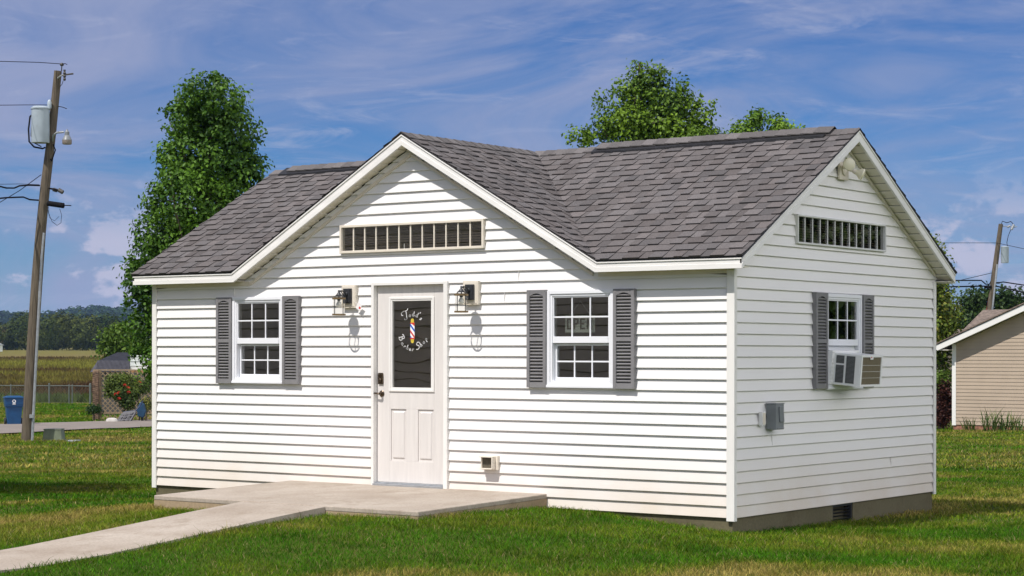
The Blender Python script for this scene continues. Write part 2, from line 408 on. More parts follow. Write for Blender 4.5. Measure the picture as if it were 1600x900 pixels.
# corner posts
for (x0, x1, y0, y1) in ((L - .082, L, 0, .02), (0, .066, 0, .02)):
    pass
def post(sx, sy):
    p = MB()
    X0, X1 = (L - .082, L) if sx else (0, .066)
    Y0, Y1 = (D - .055, D) if sy else (0, .055)
    xe = (L - .02, L) if sx else (0, .02); ye = (D - .02, D) if sy else (0, .02)
    p.box(X0, X1, ye[0], ye[1], -.032, 2.27)
    p.box(xe[0], xe[1], Y0, ye[0] if sy else Y1, -.032, 2.27) if sy else p.box(xe[0], xe[1], ye[1], Y1, -.032, 2.27)
    return p.build('corner_post', M['trim'], shop, bevel=.004)
for a in (0, 1):
    for b in (0, 1): post(a, b)
# frieze / J trim under the soffits
tr = MB()
tr.box(.066, XC - WG + .10, .004, .03, HF - .035, HF + .01)
tr.box(XC + WG - .06, L - .082, .004, .03, HF - .035, HF + .01)
def raked_strip(mb, to3, u0, z0, u1, z1, wz, n0, n1):
    mb.prism([(u0, z0), (u1, z1), (u1, z1 + wz), (u0, z0 + wz)], n0, n1, lambda a, b, d: to3(a, d, b))
for s in (-1, 1):
    raked_strip(tr, front3, XC + s * (WG - .12), HF - .028, XC + s * .002, HF - .028 + SL * (WG - .122), .028, -.03, .004)
    raked_strip(tr, right3, H2 + s * (H2 - .03), HF - .012 + SL * (EF + .03 - .02), H2 + s * .002, HF + SL * (WG - .002) - .030, .026, -.03, .004)
tr.build('frieze_trim', M['almond'], shop)
# fascia and rake boards (stepped profile: board plus raised top band)
def offset_poly(bot, t):
    """raise a bent lower edge by t measured square to each run"""
    k = t * math.sqrt(1 + SL * SL)
    b = t * 1.0
    return b, k
ft = .094
rk = ft * math.sqrt(1 + SL * SL)
xs = WG                                                       # bends of the lower edge
dx = (rk - ft) / SL
def fascia_front(y0, y1, o0, o1):
    """band between offsets o0 and o1 above the lower edge"""
    def pts(o):
        r = o * math.sqrt(1 + SL * SL); d = (r - o) / SL
        return [(-OS, HF + o), (XC - xs - d, HF + o), (XC, HF + r + SL * xs), (XC + xs + d, HF + o), (L + OS, HF + o)]
    a, b = pts(o0), pts(o1); m = MB()
    for i in range(4):
        q = [a[i], a[i + 1], b[i + 1], b[i]]
        m.prism(q, y0, y1, lambda u, z, d: (u, d, z))
    return m
f = fascia_front(-EF, -EF + .02, 0, ft)
f2 = fascia_front(-EF - .004, -EF - .0005, .0, .045)
f3 = fascia_front(-EF - .009, -EF + .012, ft - .012, ft + .001)
for q in (f2, f3): f.idx(q.v, q.f)
f.build('fascia', M['fascia'], shop, bevel=.0015)
def rake_side(x0, x1, o0, o1, m, sides=(-1, 1)):
    r0 = o0 * math.sqrt(1 + SL * SL); r1 = o1 * math.sqrt(1 + SL * SL)
    for s in sides:
        e = H2 + s * WG
        d0 = (r0 - o0) / SL; d1 = (r1 - o1) / SL
        m.prism([(e, HF + o0), (H2, HF + SL * WG + r0), (H2, HF + SL * WG + r1), (e, HF + o1 + (r1 - o1) * 0)], x0, x1, lambda u, z, d: (d, u, z))
for sd_ in (-1, 1):
    f = MB(); rake_side(L + OS - .02, L + OS - .0005, 0, ft, f, (sd_,)); rake_side(L + OS, L + OS + .004, 0, .045, f, (sd_,)); rake_side(L + OS - .012, L + OS + .009, ft - .012, ft + .001, f, (sd_,))
    f.build('rake_board', M['fascia'], shop, bevel=.0015)
    f = MB(); rake_side(-OS, -OS + .02, 0, ft, f, (sd_,)); f.build('rake_board', M['fascia'], shop, bevel=.0015)
f = MB(); f.box(-OS, L + OS, D + EF - .02, D + EF, HF, HF + ft); f.build('fascia', M['fascia'], shop)
# soffits: front eaves flat, rakes sloping panels with small laps
s = MB()
s.box(-OS + .02, XC - WG + .02, -EF + .021, .02, HF + .012, HF + .022)
s.box(XC + WG - .02, L + OS - .02, -EF + .021, .02, HF + .012, HF + .022)
s.box(-OS + .02, L + OS - .02, D, D + EF - .021, HF + .012, HF + .022)
for sg in (-1, 1):
    k = 0; t = .03
    while t < WG - .002:
        t2 = min(t + .118, WG)
        za, zb = HF + .016 + SL * t, HF + .002 + SL * t2
        u0, u1 = XC + sg * (WG - t), XC + sg * (WG - t2)
        s.face([(u0, -EF + .0205, za), (u1, -EF + .0205, zb), (u1, .02, zb), (u0, .02, za)])
        s.face([(u1, -EF + .0205, zb), (u1, -EF + .0205, zb + .018), (u1, .02, zb + .018), (u1, .02, zb)])
        v0, v1 = H2 + sg * (WG - t), H2 + sg * (WG - t2)
        for xa, xb in ((L - .02, L + OS - .0205), (-OS + .0205, .02)):
            s.face([(xa, v0, za), (xa, v1, zb), (xb, v1, zb), (xb, v0, za)])
            s.face([(xa, v1, zb), (xa, v1, zb + .010), (xb, v1, zb + .010), (xb, v1, zb)])
        t = t2
s.build('soffit', M['soffit'], shop)
# inner dark shell so the rooms behind the glass are rooms
s = MB(); s.box(.16, L - .16, .16, D - .16, -.02, 2.24)
sh = s.build('inner_wall', M['inside'], shop)
import_fix = []
bm = bmesh.new(); bm.from_mesh(sh.data)
bmesh.ops.delete(bm, geom=[fa for fa in bm.faces if fa.normal.y < -.9 or fa.normal.x > .9], context='FACES'); bm.to_mesh(sh.data); bm.free()
# sheathing behind the siding so no light leaks
def sheath(mb, to3, ext, zmax, holes, n):
    zs = sorted({0, HF, zmax} | {h for hh in holes for h in hh[2:4] if 0 < h < zmax} | set(np.linspace(HF, zmax, 8).tolist()))
    for c0, c1 in zip(zs[:-1], zs[1:]):
        zm = (c0 + c1) / 2; e0, e1 = ext(c0 + .0001), ext(c1 - .0001); la, lb = e0[0], e1[0]; segs = []
        for h in sorted(h for h in holes if h[2] < zm < h[3]): segs.append((la, h[0], lb, h[0])); la = lb = h[1]
        segs.append((la, e0[1], lb, e1[1]))
        for (x0, x1, y0, y1) in segs: mb.face([to3(x0, n, c0), to3(x1, n, c0), to3(y1, n, c1), to3(y0, n, c1)])
s = MB()
fe = lambda z: (.05, L - .05) if z < HF else (XC - WG + (z - HF) / SL, XC + WG - (z - HF) / SL)
se = lambda z: (.05, D - .05) if z < HF else (-EF + (z - HF) / SL, D + EF - (z - HF) / SL)
sheath(s, front3, fe, HR - .14, [ins(W1), ins(W2), ins(T1, .015), (DR[0] + .01, DR[1] - .01, -1, DR[3] - .01)], -.045)
sheath(s, right3, se, HR - .14, [ins(W3), ins(T2, .015)], -.045)
s.build('sheathing', M['inside'], shop)
# foundation and crawl vent
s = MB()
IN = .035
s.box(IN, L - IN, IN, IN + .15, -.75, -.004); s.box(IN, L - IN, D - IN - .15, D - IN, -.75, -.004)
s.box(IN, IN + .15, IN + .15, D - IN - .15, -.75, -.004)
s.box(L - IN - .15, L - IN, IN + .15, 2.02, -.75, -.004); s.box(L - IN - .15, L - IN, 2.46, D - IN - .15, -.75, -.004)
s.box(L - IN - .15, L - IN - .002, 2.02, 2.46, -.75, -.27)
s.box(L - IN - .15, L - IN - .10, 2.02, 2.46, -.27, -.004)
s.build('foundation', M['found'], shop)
s = MB()
x = L - IN - .02
s.box(x - .03, x + .012, 2.02, 2.045, -.265, -.01); s.box(x - .03, x + .012, 2.435, 2.46, -.265, -.01)
s.box(x - .03, x + .012, 2.045, 2.435, -.03, -.01); s.box(x - .03, x + .012, 2.045, 2.435, -.265, -.245)
for i in range(6): s.obox((x - .012, 2.24, -.062 - i * .033), (.011, 0, .009), (0, .195, 0), (-.001, 0, .001))
s.build('crawl_vent', M['black_metal'], shop)

# ---- windows (local frame: x along wall, -y outward, origin = lower left of casing)
def window(name, w, h, at_loc, rot, ac=False):
    c = MB(); cw = .058
    def ring(m, x0, x1, z0, z1, wd, y0, y1):
        m.box(x0, x0 + wd, y0, y1, z0, z1); m.box(x1 - wd, x1, y0, y1, z0, z1)
        m.box(x0 + wd, x1 - wd, y0, y1, z1 - wd, z1); m.box(x0 + wd, x1 - wd, y0, y1, z0, z0 + wd)
    ring(c, 0, w, 0, h, .034, -.012, .09)
    ring(c, .034, w - .034, .034, h - .034, .022, -.002, .085)
    c.box(-.004, w + .004, -.022, .0, -.012, .012)                     # little sill lip
    win = c.build(name, M['vinyl'], shop, bevel=.003, loc=at_loc, rot=rot)
    mid = h * .49
    def sash(x0, x1, z0, z1, y, wd, bottom, grid=True, zb=None):
        s = MB(); s.box(x0, x0 + wd, y, y + .03, z0, z1); s.box(x1 - wd, x1, y, y + .03, z0, z1)
        s.box(x0 + wd, x1 - wd, y, y + .03, z1 - wd, z1); s.box(x0 + wd, x1 - wd, y - (.006 if bottom > .05 else 0), y + .03, z0, z0 + bottom)
        gx0, gx1, g0, g1 = x0 + wd, x1 - wd, z0 + bottom, z1 - wd
        if grid:
            for i in (1, 2):
                u = gx0 + (gx1 - gx0) * i / 3; s.box(u - .0075, u + .0075, y + .006, y + .013, g0, g1)
            z = (g0 + g1) / 2
            for i in range(3):
                a = gx0 + (gx1 - gx0) * i / 3 + (.0075 if i else 0); b = gx0 + (gx1 - gx0) * (i + 1) / 3 - (.0075 if i < 2 else 0)
                s.box(a, b, y + .006, y + .013, z - .0075, z + .0075)
        o = s.build('sash', M['vinyl'], win, bevel=.002)
        p = MB(); p.box(gx0 - .003, gx1 + .003, y + .015, y + .019, g0 - .003, g1 + .003); p.build('pane', M['glass'], win)
    ix0, ix1 = .057, w - .057
    sash(ix0, ix1, mid - .035, h - .057, .006, .012, .062)
    if not ac: sash(ix0, ix1, .057, mid - .038, .045, .022, .030)
    else:      # lower sash pushed up, its bottom rail resting on the cooler
        sash(ix0, ix1, .375, mid - .038, .045, .02, .055, grid=True)
    return win
window('window', W1[1] - W1[0], W1[3] - W1[2], (W1[0], 0, W1[2]), 0)
window('window', W2[1] - W2[0], W2[3] - W2[2], (W2[0], 0, W2[2]), 0)
window('window', W3[1] - W3[0], W3[3] - W3[2], (L, W3[0], W3[2]), R(90), ac=True)
def transom(w, h, at_loc, rot, m, n=12, kw=.026, mw=.008):
    c = MB(); c.box(0, kw, -.014, .05, 0, h); c.box(w - kw, w, -.014, .05, 0, h); c.box(kw, w - kw, -.014, .05, 0, kw); c.box(kw, w - kw, -.014, .05, h - kw, h)
    for i in range(1, n):
        u = kw + (w - 2 * kw) * i / n; c.box(u - mw, u + mw, .002, .0125, kw, h - kw)
    o = c.build('transom_window', m, shop, bevel=.003, loc=at_loc, rot=rot)
    for i in range(n):
        u0 = kw + (w - 2 * kw) * i / n + (.008 if i else 0); u1 = kw + (w - 2 * kw) * (i + 1) / n - (.008 if i < n - 1 else 0)
        p = MB(); p.box(u0, u1, .014, .018, kw, h - kw); p.build('pane', M['glass'], o)
    # insect screen / blind behind the glass
    b = MB()
    for i in range(10): b.obox((w / 2, .052, .02 + (h - .04) * (i + .5) / 10), (w / 2 - .02, 0, 0), (0, .008, .007), (0, -.0006, .0008))
    b.build('blind', M['inside'], o)
    return o
transom(T1[1] - T1[0], T1[3] - T1[2], (T1[0], 0, T1[2]), 0, M['almond'])
transom(T2[1] - T2[0], T2[3] - T2[2], (L, T2[0], T2[2]), R(90), mat('grey_vinyl', (.66, .66, .64), .45, .03, 5), kw=.018, mw=.0065)
# ---- shutters
def shutter_mesh(w, h):
    s = MB(); st = .034; y0, y1 = -.028, .022
    s.box(0, st, y0, y1, 0, h); s.box(w - st, w, y0, y1, 0, h)
    s.box(st, w - st, y0 + .002, y1, 0, .052); s.box(st, w - st, y0 + .002, y1, h * .475, h * .475 + .04)
    # arched head
    n = 10; top = h; z1 = h - .035
    pts = [(st, top)] + [(st + (w - 2 * st) * i / n, h - .062 + .026 * math.sin(math.pi * i / n)) for i in range(n + 1)] + [(w - st, top)]
    for i in range(1, n + 1):
        a, b = pts[i], pts[i + 1]
        s.prism([(a[0], a[1]), (b[0], b[1]), (b[0], top), (a[0], top)], y0 + .002, y1, lambda u, z, d: (u, d, z))
    s.box(st, w - st, .008, y1, .052, h - .03)
    for (a, b, k) in ((.058, h * .475 - .004, 12), (h * .475 + .046, h - .040, 13)):
        for i in range(k):
            z = a + (b - a) * (i + .5) / k
            s.obox((w / 2, -.008, z), (w / 2 - st, 0, 0), (0, -.013, -.0075), (0, .0035, -.006))
    for z in (.02, h - .012):
        for u in (.014, w - .014): s.lathe([(.004, 0), (.004, .003)], (u, y0, z), 8, (0, -1, 0))
    return s
for i, (u, w, h, z0, side) in enumerate(((1.030, .228, .940, 1.156, 0), (2.012, .234, .940, 1.158, 0), (5.226, .226, .946, 1.158, 0), (6.226, .234, .940, 1.157, 0),
                                         (1.550, .248, .935, 1.148, 1), (2.579, .240, .935, 1.150, 1))):
    shutter_mesh(w, h).build('shutter', M['shutter'], shop, bevel=.0015, loc=(u, 0, z0) if not side else (L, u, z0), rot=R(90) if side else 0)

# ---- door (world frame), slab recessed
dx0, dx1 = 3.275, 4.185
dm = MB()
dm.box(DR[0], dx0, -.012, .06, .125, 2.215); dm.box(dx1, DR[1], -.012, .06, .125, 2.215); dm.box(dx0, dx1, -.012, .06, 2.185, 2.215)
frame = dm.build('door_frame', M['trim'], shop, bevel=.003)
tm = MB(); tm.box(dx0, dx1, -.03, .12, .115, .150); tm.box(dx0, dx1, .005, .10, .150, .163); tm.build('threshold', M['galv'], shop, bevel=.003)
YD = .045
gx0, gx1, gz0, gz1 = 3.475, 3.995, 1.132, 2.028
def panel_holes(): return
d = MB()
pan = [(3.462, 3.664), (3.816, 4.018)]; pz0, pz1 = .386, .916
d.box(dx0 + .003, gx0 - .03, YD, YD + .045, .165, 2.183); d.box(gx1 + .03, dx1 - .003, YD, YD + .045, .165, 2.183)
X0, X1 = gx0 - .03, gx1 + .03
d.box(X0, X1, YD, YD + .045, gz1 + .03, 2.183)
d.box(X0, X1, YD, YD + .045, pz1, gz0 - .03); d.box(X0, X1, YD, YD + .045, .165, pz0)
d.box(pan[0][1], pan[1][0], YD, YD + .045, pz0, pz1)
d.box(X0, pan[0][0], YD, YD + .045, pz0, pz1); d.box(pan[1][1], X1, YD, YD + .045, pz0, pz1)
for (a, b) in pan:       # raised panels in sunk fields
    d.box(a, b, YD + .012, YD + .04, pz0, pz1)
    i = .022; j = .034
    va = [(a + i, YD + .012, pz0 + i), (b - i, YD + .012, pz0 + i), (b - i, YD + .012, pz1 - i), (a + i, YD + .012, pz1 - i)]
    vb = [(a + j, YD + .001, pz0 + j), (b - j, YD + .001, pz0 + j), (b - j, YD + .001, pz1 - j), (a + j, YD + .001, pz1 - j)]
    d.idx(va + vb, [(4, 5, 6, 7)] + [(q, (q + 1) % 4, (q + 1) % 4 + 4, q + 4) for q in range(4)])
door = d.build('door', M['door'], shop, bevel=.0025)
g = MB()
for (a, b, y) in ((-.036, -.012, -.012), (-.013, .006, -.006)):
    x0, x1, z0, z1 = gx0 + a, gx1 - a, gz0 + a, gz1 - a; k = b - a
    g.box(x0, x0 + k, YD + y, YD + .03, z0, z1); g.box(x1 - k, x1, YD + y, YD + .03, z0, z1)
    g.box(x0 + k, x1 - k, YD + y, YD + .03, z0, z0 + k); g.box(x0 + k, x1 - k, YD + y, YD + .03, z1 - k, z1)
g.build('glass_frame', M['trim'], door, bevel=.003)
g = MB(); g.box(gx0, gx1, YD + .012, YD + .018, gz0, gz1); g.build('glass', M['door_glass'], door)
g = MB(); g.box(gx0 - .01, gx1 + .01, YD + .050, YD + .055, gz0 - .01, gz1 + .01); g.build('shade', mat('door_shade', (.12, .105, .09), .8, .05, 2), door)
# keypad lock and lever
k = MB(); k.prism([(-.030, -.058), (.030, -.058), (.032, -.04), (.032, .04), (.026, .058), (-.026, .058), (-.032, .04), (-.032, -.04)], YD - .016, YD, lambda u, z, d: (3.331 + u, d, 1.228 + z))
for r in range(2):
    for q in range(3): k.box(3.331 - .021 + q * .016, 3.331 - .011 + q * .016, YD - .019, YD - .0155, 1.248 + r * .014, 1.258 + r * .014)
k.lathe([(.018, 0), (.018, .008), (.012, .014)], (3.331, YD - .016, 1.212), 16, (0, -1, 0))
k.build('keypad_lock', M['chrome'], door, bevel=.001)
k = MB(); k.lathe([(.033, 0), (.033, .006), (.026, .012), (.013, .014), (.012, .045)], (3.342, YD, 1.072), 20, (0, -1, 0))
k.tube([(3.342, YD - .045, 1.072), (3.325, YD - .052, 1.074), (3.29, YD - .052, 1.078), (3.262, YD - .048, 1.074)], [.011, .010, .008, .007], 8)
k.build('handle', M['chrome'], door, smooth=True)
for z in (1.98, 1.2, .27):
    k = MB(); k.tube([(dx1 - .004, YD - .006, z - .045), (dx1 - .004, YD - .006, z + .045)], .006, 8); k.build('hinge', M['nickel'], door)
# lettering: pen strokes laid on the glass
def stroke(mb, pts, wd, y):
    pts = [Vector((p[0], p[1])) for p in pts]
    for a, b in zip(pts[:-1], pts[1:]):
        t = (b - a)
        if t.length < 1e-6: continue
        t.normalize(); n = Vector((-t.y, t.x)) * wd / 2; a2 = a - t * wd * .3; b2 = b + t * wd * .3
        mb.prism([tuple(a2 - n), tuple(b2 - n), tuple(b2 + n), tuple(a2 + n)], y - .0012, y, lambda u, z, d: (u, d, z))
def arc(cx, cy, rx, ry, a0, a1, n=10): return [(cx + rx * math.cos(R(a0 + (a1 - a0) * i / n)), cy + ry * math.sin(R(a0 + (a1 - a0) * i / n))) for i in range(n + 1)]
GL = {
 'T': [arc(.1, 1.05, .35, .22, 160, 20), [(-.25, 1.1), (-.3, .85), (-.12, .75)], [(.45, 1.15), (.75, 1.1), (.95, 1.25)], [(.55, 1.12), (.42, .5), (.3, .05)], arc(.12, .05, .2, .18, 0, -200)],
 'o': [arc(.25, .27, .22, .27, 0, 360)],
 'd': [arc(.22, .25, .22, .25, 0, 360), [(.58, 1.1), (.42, .3), (.55, .0)]],
 "'": [[(.2, 1.1), (.12, .8)]],
 's': [[(.42, .5), (.18, .5), (.12, .36), (.36, .2), (.30, .02), (.0, .02)]],
 'B': [[(.3, 1.1), (.1, 0)], [(.0, .95), (.15, 1.12), (.5, 1.1), (.62, .88), (.45, .65), (.22, .6)], [(.25, .6), (.6, .5), (.55, .12), (.25, -.02), (.0, .1)]],
 'a': [arc(.22, .25, .22, .25, 0, 360), [(.46, .5), (.42, .1), (.55, .0)]],
 'r': [[(.12, .5), (.05, 0)], [(.1, .35), (.25, .52), (.42, .48)]],
 'b': [[(.22, 1.1), (.05, .05)], arc(.27, .25, .2, .25, 0, 360)],
 'e': [[(.05, .25), (.42, .32), (.35, .5), (.15, .5), (.03, .25), (.12, .02), (.42, .08)]],
 'S': [[(.75, 1.0), (.6, 1.15), (.3, 1.05), (.25, .8), (.55, .5), (.5, .15), (.2, 0), (-.05, .15)]],
 'h': [[(.25, 1.15), (.03, 0)], [(.1, .35), (.3, .52), (.42, .4), (.38, .0)]],
 'p': [[(.15, .5), (.0, -.45)], arc(.28, .26, .2, .25, 0, 360)],
}
YL = YD + .0115
tx = MB()
def put(ch, x, z, rot, sc_, wd=.0066):
    c, s_ = math.cos(R(rot)), math.sin(R(rot))
    for st in GL[ch]:
        pts = []
        for (a, b) in st:
            a = (a - .25) * sc_ * 1.25; b = (b - .3) * sc_
            pts.append((x + a * c - b * s_, z + a * s_ + b * c))
        stroke(tx, pts, wd, YL)
for (ch, x, z, r_, s_) in (('T', 3.650, 1.862, 26, .066), ('o', 3.700, 1.872, 14, .038), ('d', 3.744, 1.880, 2, .040), ('d', 3.790, 1.870, -14, .040), ("'", 3.829, 1.873, -26, .040), ('s', 3.845, 1.838, -36, .042),
                           ('B', 3.578, 1.645, -60, .062), ('a', 3.602, 1.586, -46, .038), ('r', 3.636, 1.556, -34, .038), ('b', 3.668, 1.541, -22, .040), ('e', 3.704, 1.527, -10, .038), ('r', 3.741, 1.523, 0, .038),
                           ('S', 3.805, 1.546, 26, .060), ('h', 3.850, 1.570, 38, .040), ('o', 3.883, 1.597, 48, .038), ('p', 3.911, 1.630, 56, .038)):
    tx = MB(); put(ch, x, z, r_, s_); tx.build('letter', M['white_print'], door)
# barber pole decal
def decal(name, m, polys):
    b = MB()
    for p, y in polys: b.prism(p, YL - .0012 - y, YL - y, lambda u, z, d: (u, d, z))
    return b.build(name, M[m], door)
px0, px1, pz0_, pz1_ = 3.7075, 3.7625, 1.632, 1.802
def circ(cx, cz, r, n=16): return [(cx + r * math.cos(2 * math.pi * i / n), cz + r * math.sin(2 * math.pi * i / n)) for i in range(n)]
pc = (px0 + px1) / 2
decal('pole_decal', 'white_print', [([(px0, pz0_), (px1, pz0_), (px1, pz1_), (px0, pz1_)], 0)])
def band(za, zb):     # slanted stripe clipped to the pole
    out = []
    dz = .062
    poly = [(px0, za + dz), (px1, za), (px1, zb), (px0, zb + dz)]
    return [(u, min(max(z, pz0_), pz1_)) for u, z in poly]
decal('pole_red_stripe', 'red', [(band(1.765, 1.80), .0014), (band(1.640, 1.665), .0014), ([(px0, pz1_ - .013), (px1, pz1_ - .013), (px1, pz1_), (px0, pz1_)], .0018), ([(px0, pz0_), (px1, pz0_), (px1, pz0_ + .014), (px0, pz0_ + .014)], .0018)])
decal('pole_blue_stripe', 'blue', [(band(1.703, 1.730), .0014), ([(px0, pz0_ + .016), (px0 + .02, pz0_ + .016), (px0, pz0_ + .038)], .0014)])
decal('pole_gold_cap', 'yellow', [(circ(pc, 1.822, .021), .001), ([(px0 + .004, 1.802), (px1 - .004, 1.802), (px1 - .012, 1.815), (px0 + .012, 1.815)], .0016)])
decal('pole_gold_cap', 'yellow', [(circ(pc, 1.612, .021), .001), ([(px0 + .004, 1.632), (px1 - .004, 1.632), (px1 - .012, 1.619), (px0 + .012, 1.619)], .0016)])

# ---- roof
def clip_poly(poly, a, b, c):      # keep a*u+b*v<=c
    out = []
    for i in range(len(poly)):
        p, q = poly[i], poly[(i + 1) % len(poly)]
        dp, dq = a * p[0] + b * p[1] - c, a * q[0] + b * q[1] - c
        if dp <= 0: out.append(p)
        if (dp < 0 < dq) or (dq < 0 < dp):
            t = dp / (dp - dq); out.append((p[0] + (q[0] - p[0]) * t, p[1] + (q[1] - p[1]) * t))
    return out
rm = MB(); EX = .137; CS = 1 / math.sqrt(1 + SL * SL)
def slope(org, ud, up, ulen, vlen, halfs, seed):
    """org at eave, ud unit along eave, up unit up the slope; halfs: list of (a,b,c) keep a*u+b*v<=c"""
    rr = random.Random(seed); ud, up = Vector(ud), Vector(up); nrm = ud.cross(up)
    if nrm.z < 0: nrm = -nrm
    org = Vector(org)
    P = lambda u, v, h: org + ud * u + up * v + nrm * h
    poly = [(0, 0), (ulen, 0), (ulen, vlen), (0, vlen)]
    for h in halfs: poly = clip_poly(poly, *h)
    rm.face([P(u, v, -.001) for u, v in poly], (.13, .12, .12))
    k = 0; v = -.012
    while v < vlen:
        u = -rr.random() * .3; v1 = min(v + EX + .03, vlen); hi = True
        vv = v + rr.uniform(-.003, .003)
        while u < ulen:
            wd = rr.uniform(.09, .19) if hi else rr.uniform(.06, .15)
            t = (.016 if hi else .006) + rr.uniform(-.001, .001)
            sh = rr.choice((.80, .88, .94, 1.0, 1.05, 1.12, 1.22)) * (1.0 if hi else .97); wrm = rr.uniform(-.005, .006)
            c = (.118 * sh + wrm * .5, .108 * sh, .107 * sh - wrm * .3)
            gap = .003 if hi else 0
            q = [(u + gap, vv), (u + wd - gap, vv), (u + wd - gap, v1), (u + gap, v1)]
            q0 = q
            for h in [(-1, 0, .0), (1, 0, ulen), (0, 1, vlen)] + halfs: q = clip_poly(q, *h)
            if len(q) >= 3:
                H = lambda a, b: t * (v1 - b) / (v1 - vv) + .0005
                rm.face([P(a, b, H(a, b)) for a, b in q], c)
                lo = [p for p in q if abs(p[1] - vv) < 1e-5]
                if len(lo) == 2:
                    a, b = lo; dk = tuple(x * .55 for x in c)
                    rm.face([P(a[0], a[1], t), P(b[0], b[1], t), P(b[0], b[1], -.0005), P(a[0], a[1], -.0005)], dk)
                if hi:
                    for ue in (q0[0][0], q0[1][0]):
                        ed = [p for p in q if abs(p[0] - ue) < 1e-5]
                        if len(ed) == 2:
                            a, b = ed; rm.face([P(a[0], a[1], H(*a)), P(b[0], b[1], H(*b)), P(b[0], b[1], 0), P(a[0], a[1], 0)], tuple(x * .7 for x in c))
            u += wd; hi = not hi
        v += EX; k += 1
XO = OS + .012
SLEN = (WG + .012) / CS; yE = -EF - .012; zE = HS - SL * .012
ULX = L + 2 * XO
xcu = XC + XO
g_ = CS      # v -> horizontal run: run = v*CS
# main front slope, left and right of the cross gable (valley: |x-xc| >= WG - run ...)
up_f = (0, CS, SL * CS); org = (-XO, yE, zE)
rg = WG + .012
slope(org, (1, 0, 0), up_f, ULX, SLEN, [(1, -CS, xcu - rg)] , 1) if False else None
# left piece: u <= xcu - rg + v*CS ; right piece: u >= xcu + rg - v*CS
slope(org, (1, 0, 0), up_f, ULX, SLEN, [(1, -CS, xcu - rg)], 1)
slope(org, (1, 0, 0), up_f, ULX, SLEN, [(-1, -CS, -(xcu + rg))], 2)
slope((-XO, D + EF + .012, zE), (1, 0, 0), (0, -CS, SL * CS), ULX, SLEN, [], 3)
# cross gable slopes: eave line along y from front (y=yE) to valley; up towards xc
YL2 = H2 - yE
slope((XC + rg, yE, zE), (0, 1, 0), (-CS, 0, SL * CS), YL2, SLEN, [(1, -CS, 0)], 4)
slope((XC - rg, yE, zE), (0, 1, 0), (CS, 0, SL * CS), YL2, SLEN, [(1, -CS, 0)], 5)
roof = rm.build('roof', M['shingle'], shop)
# roof deck underneath (thin, dark) so the edge has thickness
dk = MB()
def deck(a, b, c, d):
    n = Vector((0, 0, -.016)); q = [Vector(p) + Vector((0, 0, -.003)) for p in (a, b, c, d)]; q2 = [p + n for p in q]
    dk.idx(q + q2, [(0, 1, 2, 3), (7, 6, 5, 4)] + [(i, (i + 1) % 4, (i + 1) % 4 + 4, i + 4) for i in range(4)])
zr = zE + SL * (rg)
xl, xr = -XO + .004, L + XO - .004
deck((xl, yE + .004, zE), (XC - rg, yE + .004, zE), (XC, H2, zr), (xl, H2, zr))
deck((XC + rg, yE + .004, zE), (xr, yE + .004, zE), (xr, H2, zr), (XC, H2, zr))
deck((xl, D - yE - .004, zE), (xr, D - yE - .004, zE), (xr, H2, zr), (xl, H2, zr))
deck((XC + rg, yE + .004, zE), (XC, yE + .004, zr), (XC, H2, zr), (XC + rg - .001, yE + .005, zE))
deck((XC - rg, yE + .004, zE), (XC, yE + .004, zr), (XC, H2, zr), (XC - rg + .001, yE + .005, zE))
dk.build('drip_edge', M['black_metal'], roof)
# ridge vents and caps
cap = MB(); vn = MB(); rr = random.Random(9)
def caps(p0, dirv, side, length, lift, step=.145, fl=.138):
    p0, dirv, side = Vector(p0), Vector(dirv), Vector(side); n = int(length / step)
    for i in range(n + 1):
        a = i * step; b = min(a + step + .035, length)
        if a >= length: break
        sh = rr.choice((.85, .95, 1.05, 1.2)); c = (.125 * sh, .116 * sh, .115 * sh)
        for s in (-1, 1):
            o = lift(a) if callable(lift) else lift
            A = p0 + dirv * a + Vector((0, 0, o + .012)); B = p0 + dirv * b + Vector((0, 0, o + .004))
            A2 = p0 + dirv * a + side * s * fl * CS + Vector((0, 0, o + .012 - fl * CS * SL)); B2 = p0 + dirv * b + side * s * fl * CS + Vector((0, 0, o + .004 - fl * CS * SL))
            cap.face([A, B, B2, A2], c)
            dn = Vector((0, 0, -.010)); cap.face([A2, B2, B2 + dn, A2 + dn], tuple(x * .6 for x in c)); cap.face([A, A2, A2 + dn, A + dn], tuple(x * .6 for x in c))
VR = [(4.58, 7.36), (.02, 2.2)]
def lift(a):
    x = -XO + a
    return .042 if any(v0 - .02 <= x <= v1 for v0, v1 in VR) else .006
caps((-XO, H2, zr), (1, 0, 0), (0, 1, 0), L + 2 * XO, lift)
caps((XC, yE, zr), (0, 1, 0), (1, 0, 0), H2 - yE - .05, .006)
cap.build('ridge_cap', M['shingle'], roof)
for v0, v1 in VR:
    n = 60
    for s in (-1, 1):
        vn = MB()
        for i in range(n):
            a = v0 + (v1 - v0) * i / n; b = v0 + (v1 - v0) * (i + 1) / n
            wob = lambda x: .178 + .008 * math.sin(x * 5.3 + s) + .004 * math.sin(x * 13)
            wa, wb = wob(a), wob(b); q = []
            for (x, w_) in ((a, wa), (b, wb)):
                for (t, h) in ((.0, .034), (w_, .030), (w_, .004), (0, .004)):
                    q.append((x, H2 + s * t * CS, zr - t * CS * SL + h))
            vn.idx(q, [(0, 1, 5, 4), (1, 2, 6, 5), (0, 3, 2, 1), (4, 5, 6, 7)])
        vn.build('ridge_vent', M['vent_black'], roof)

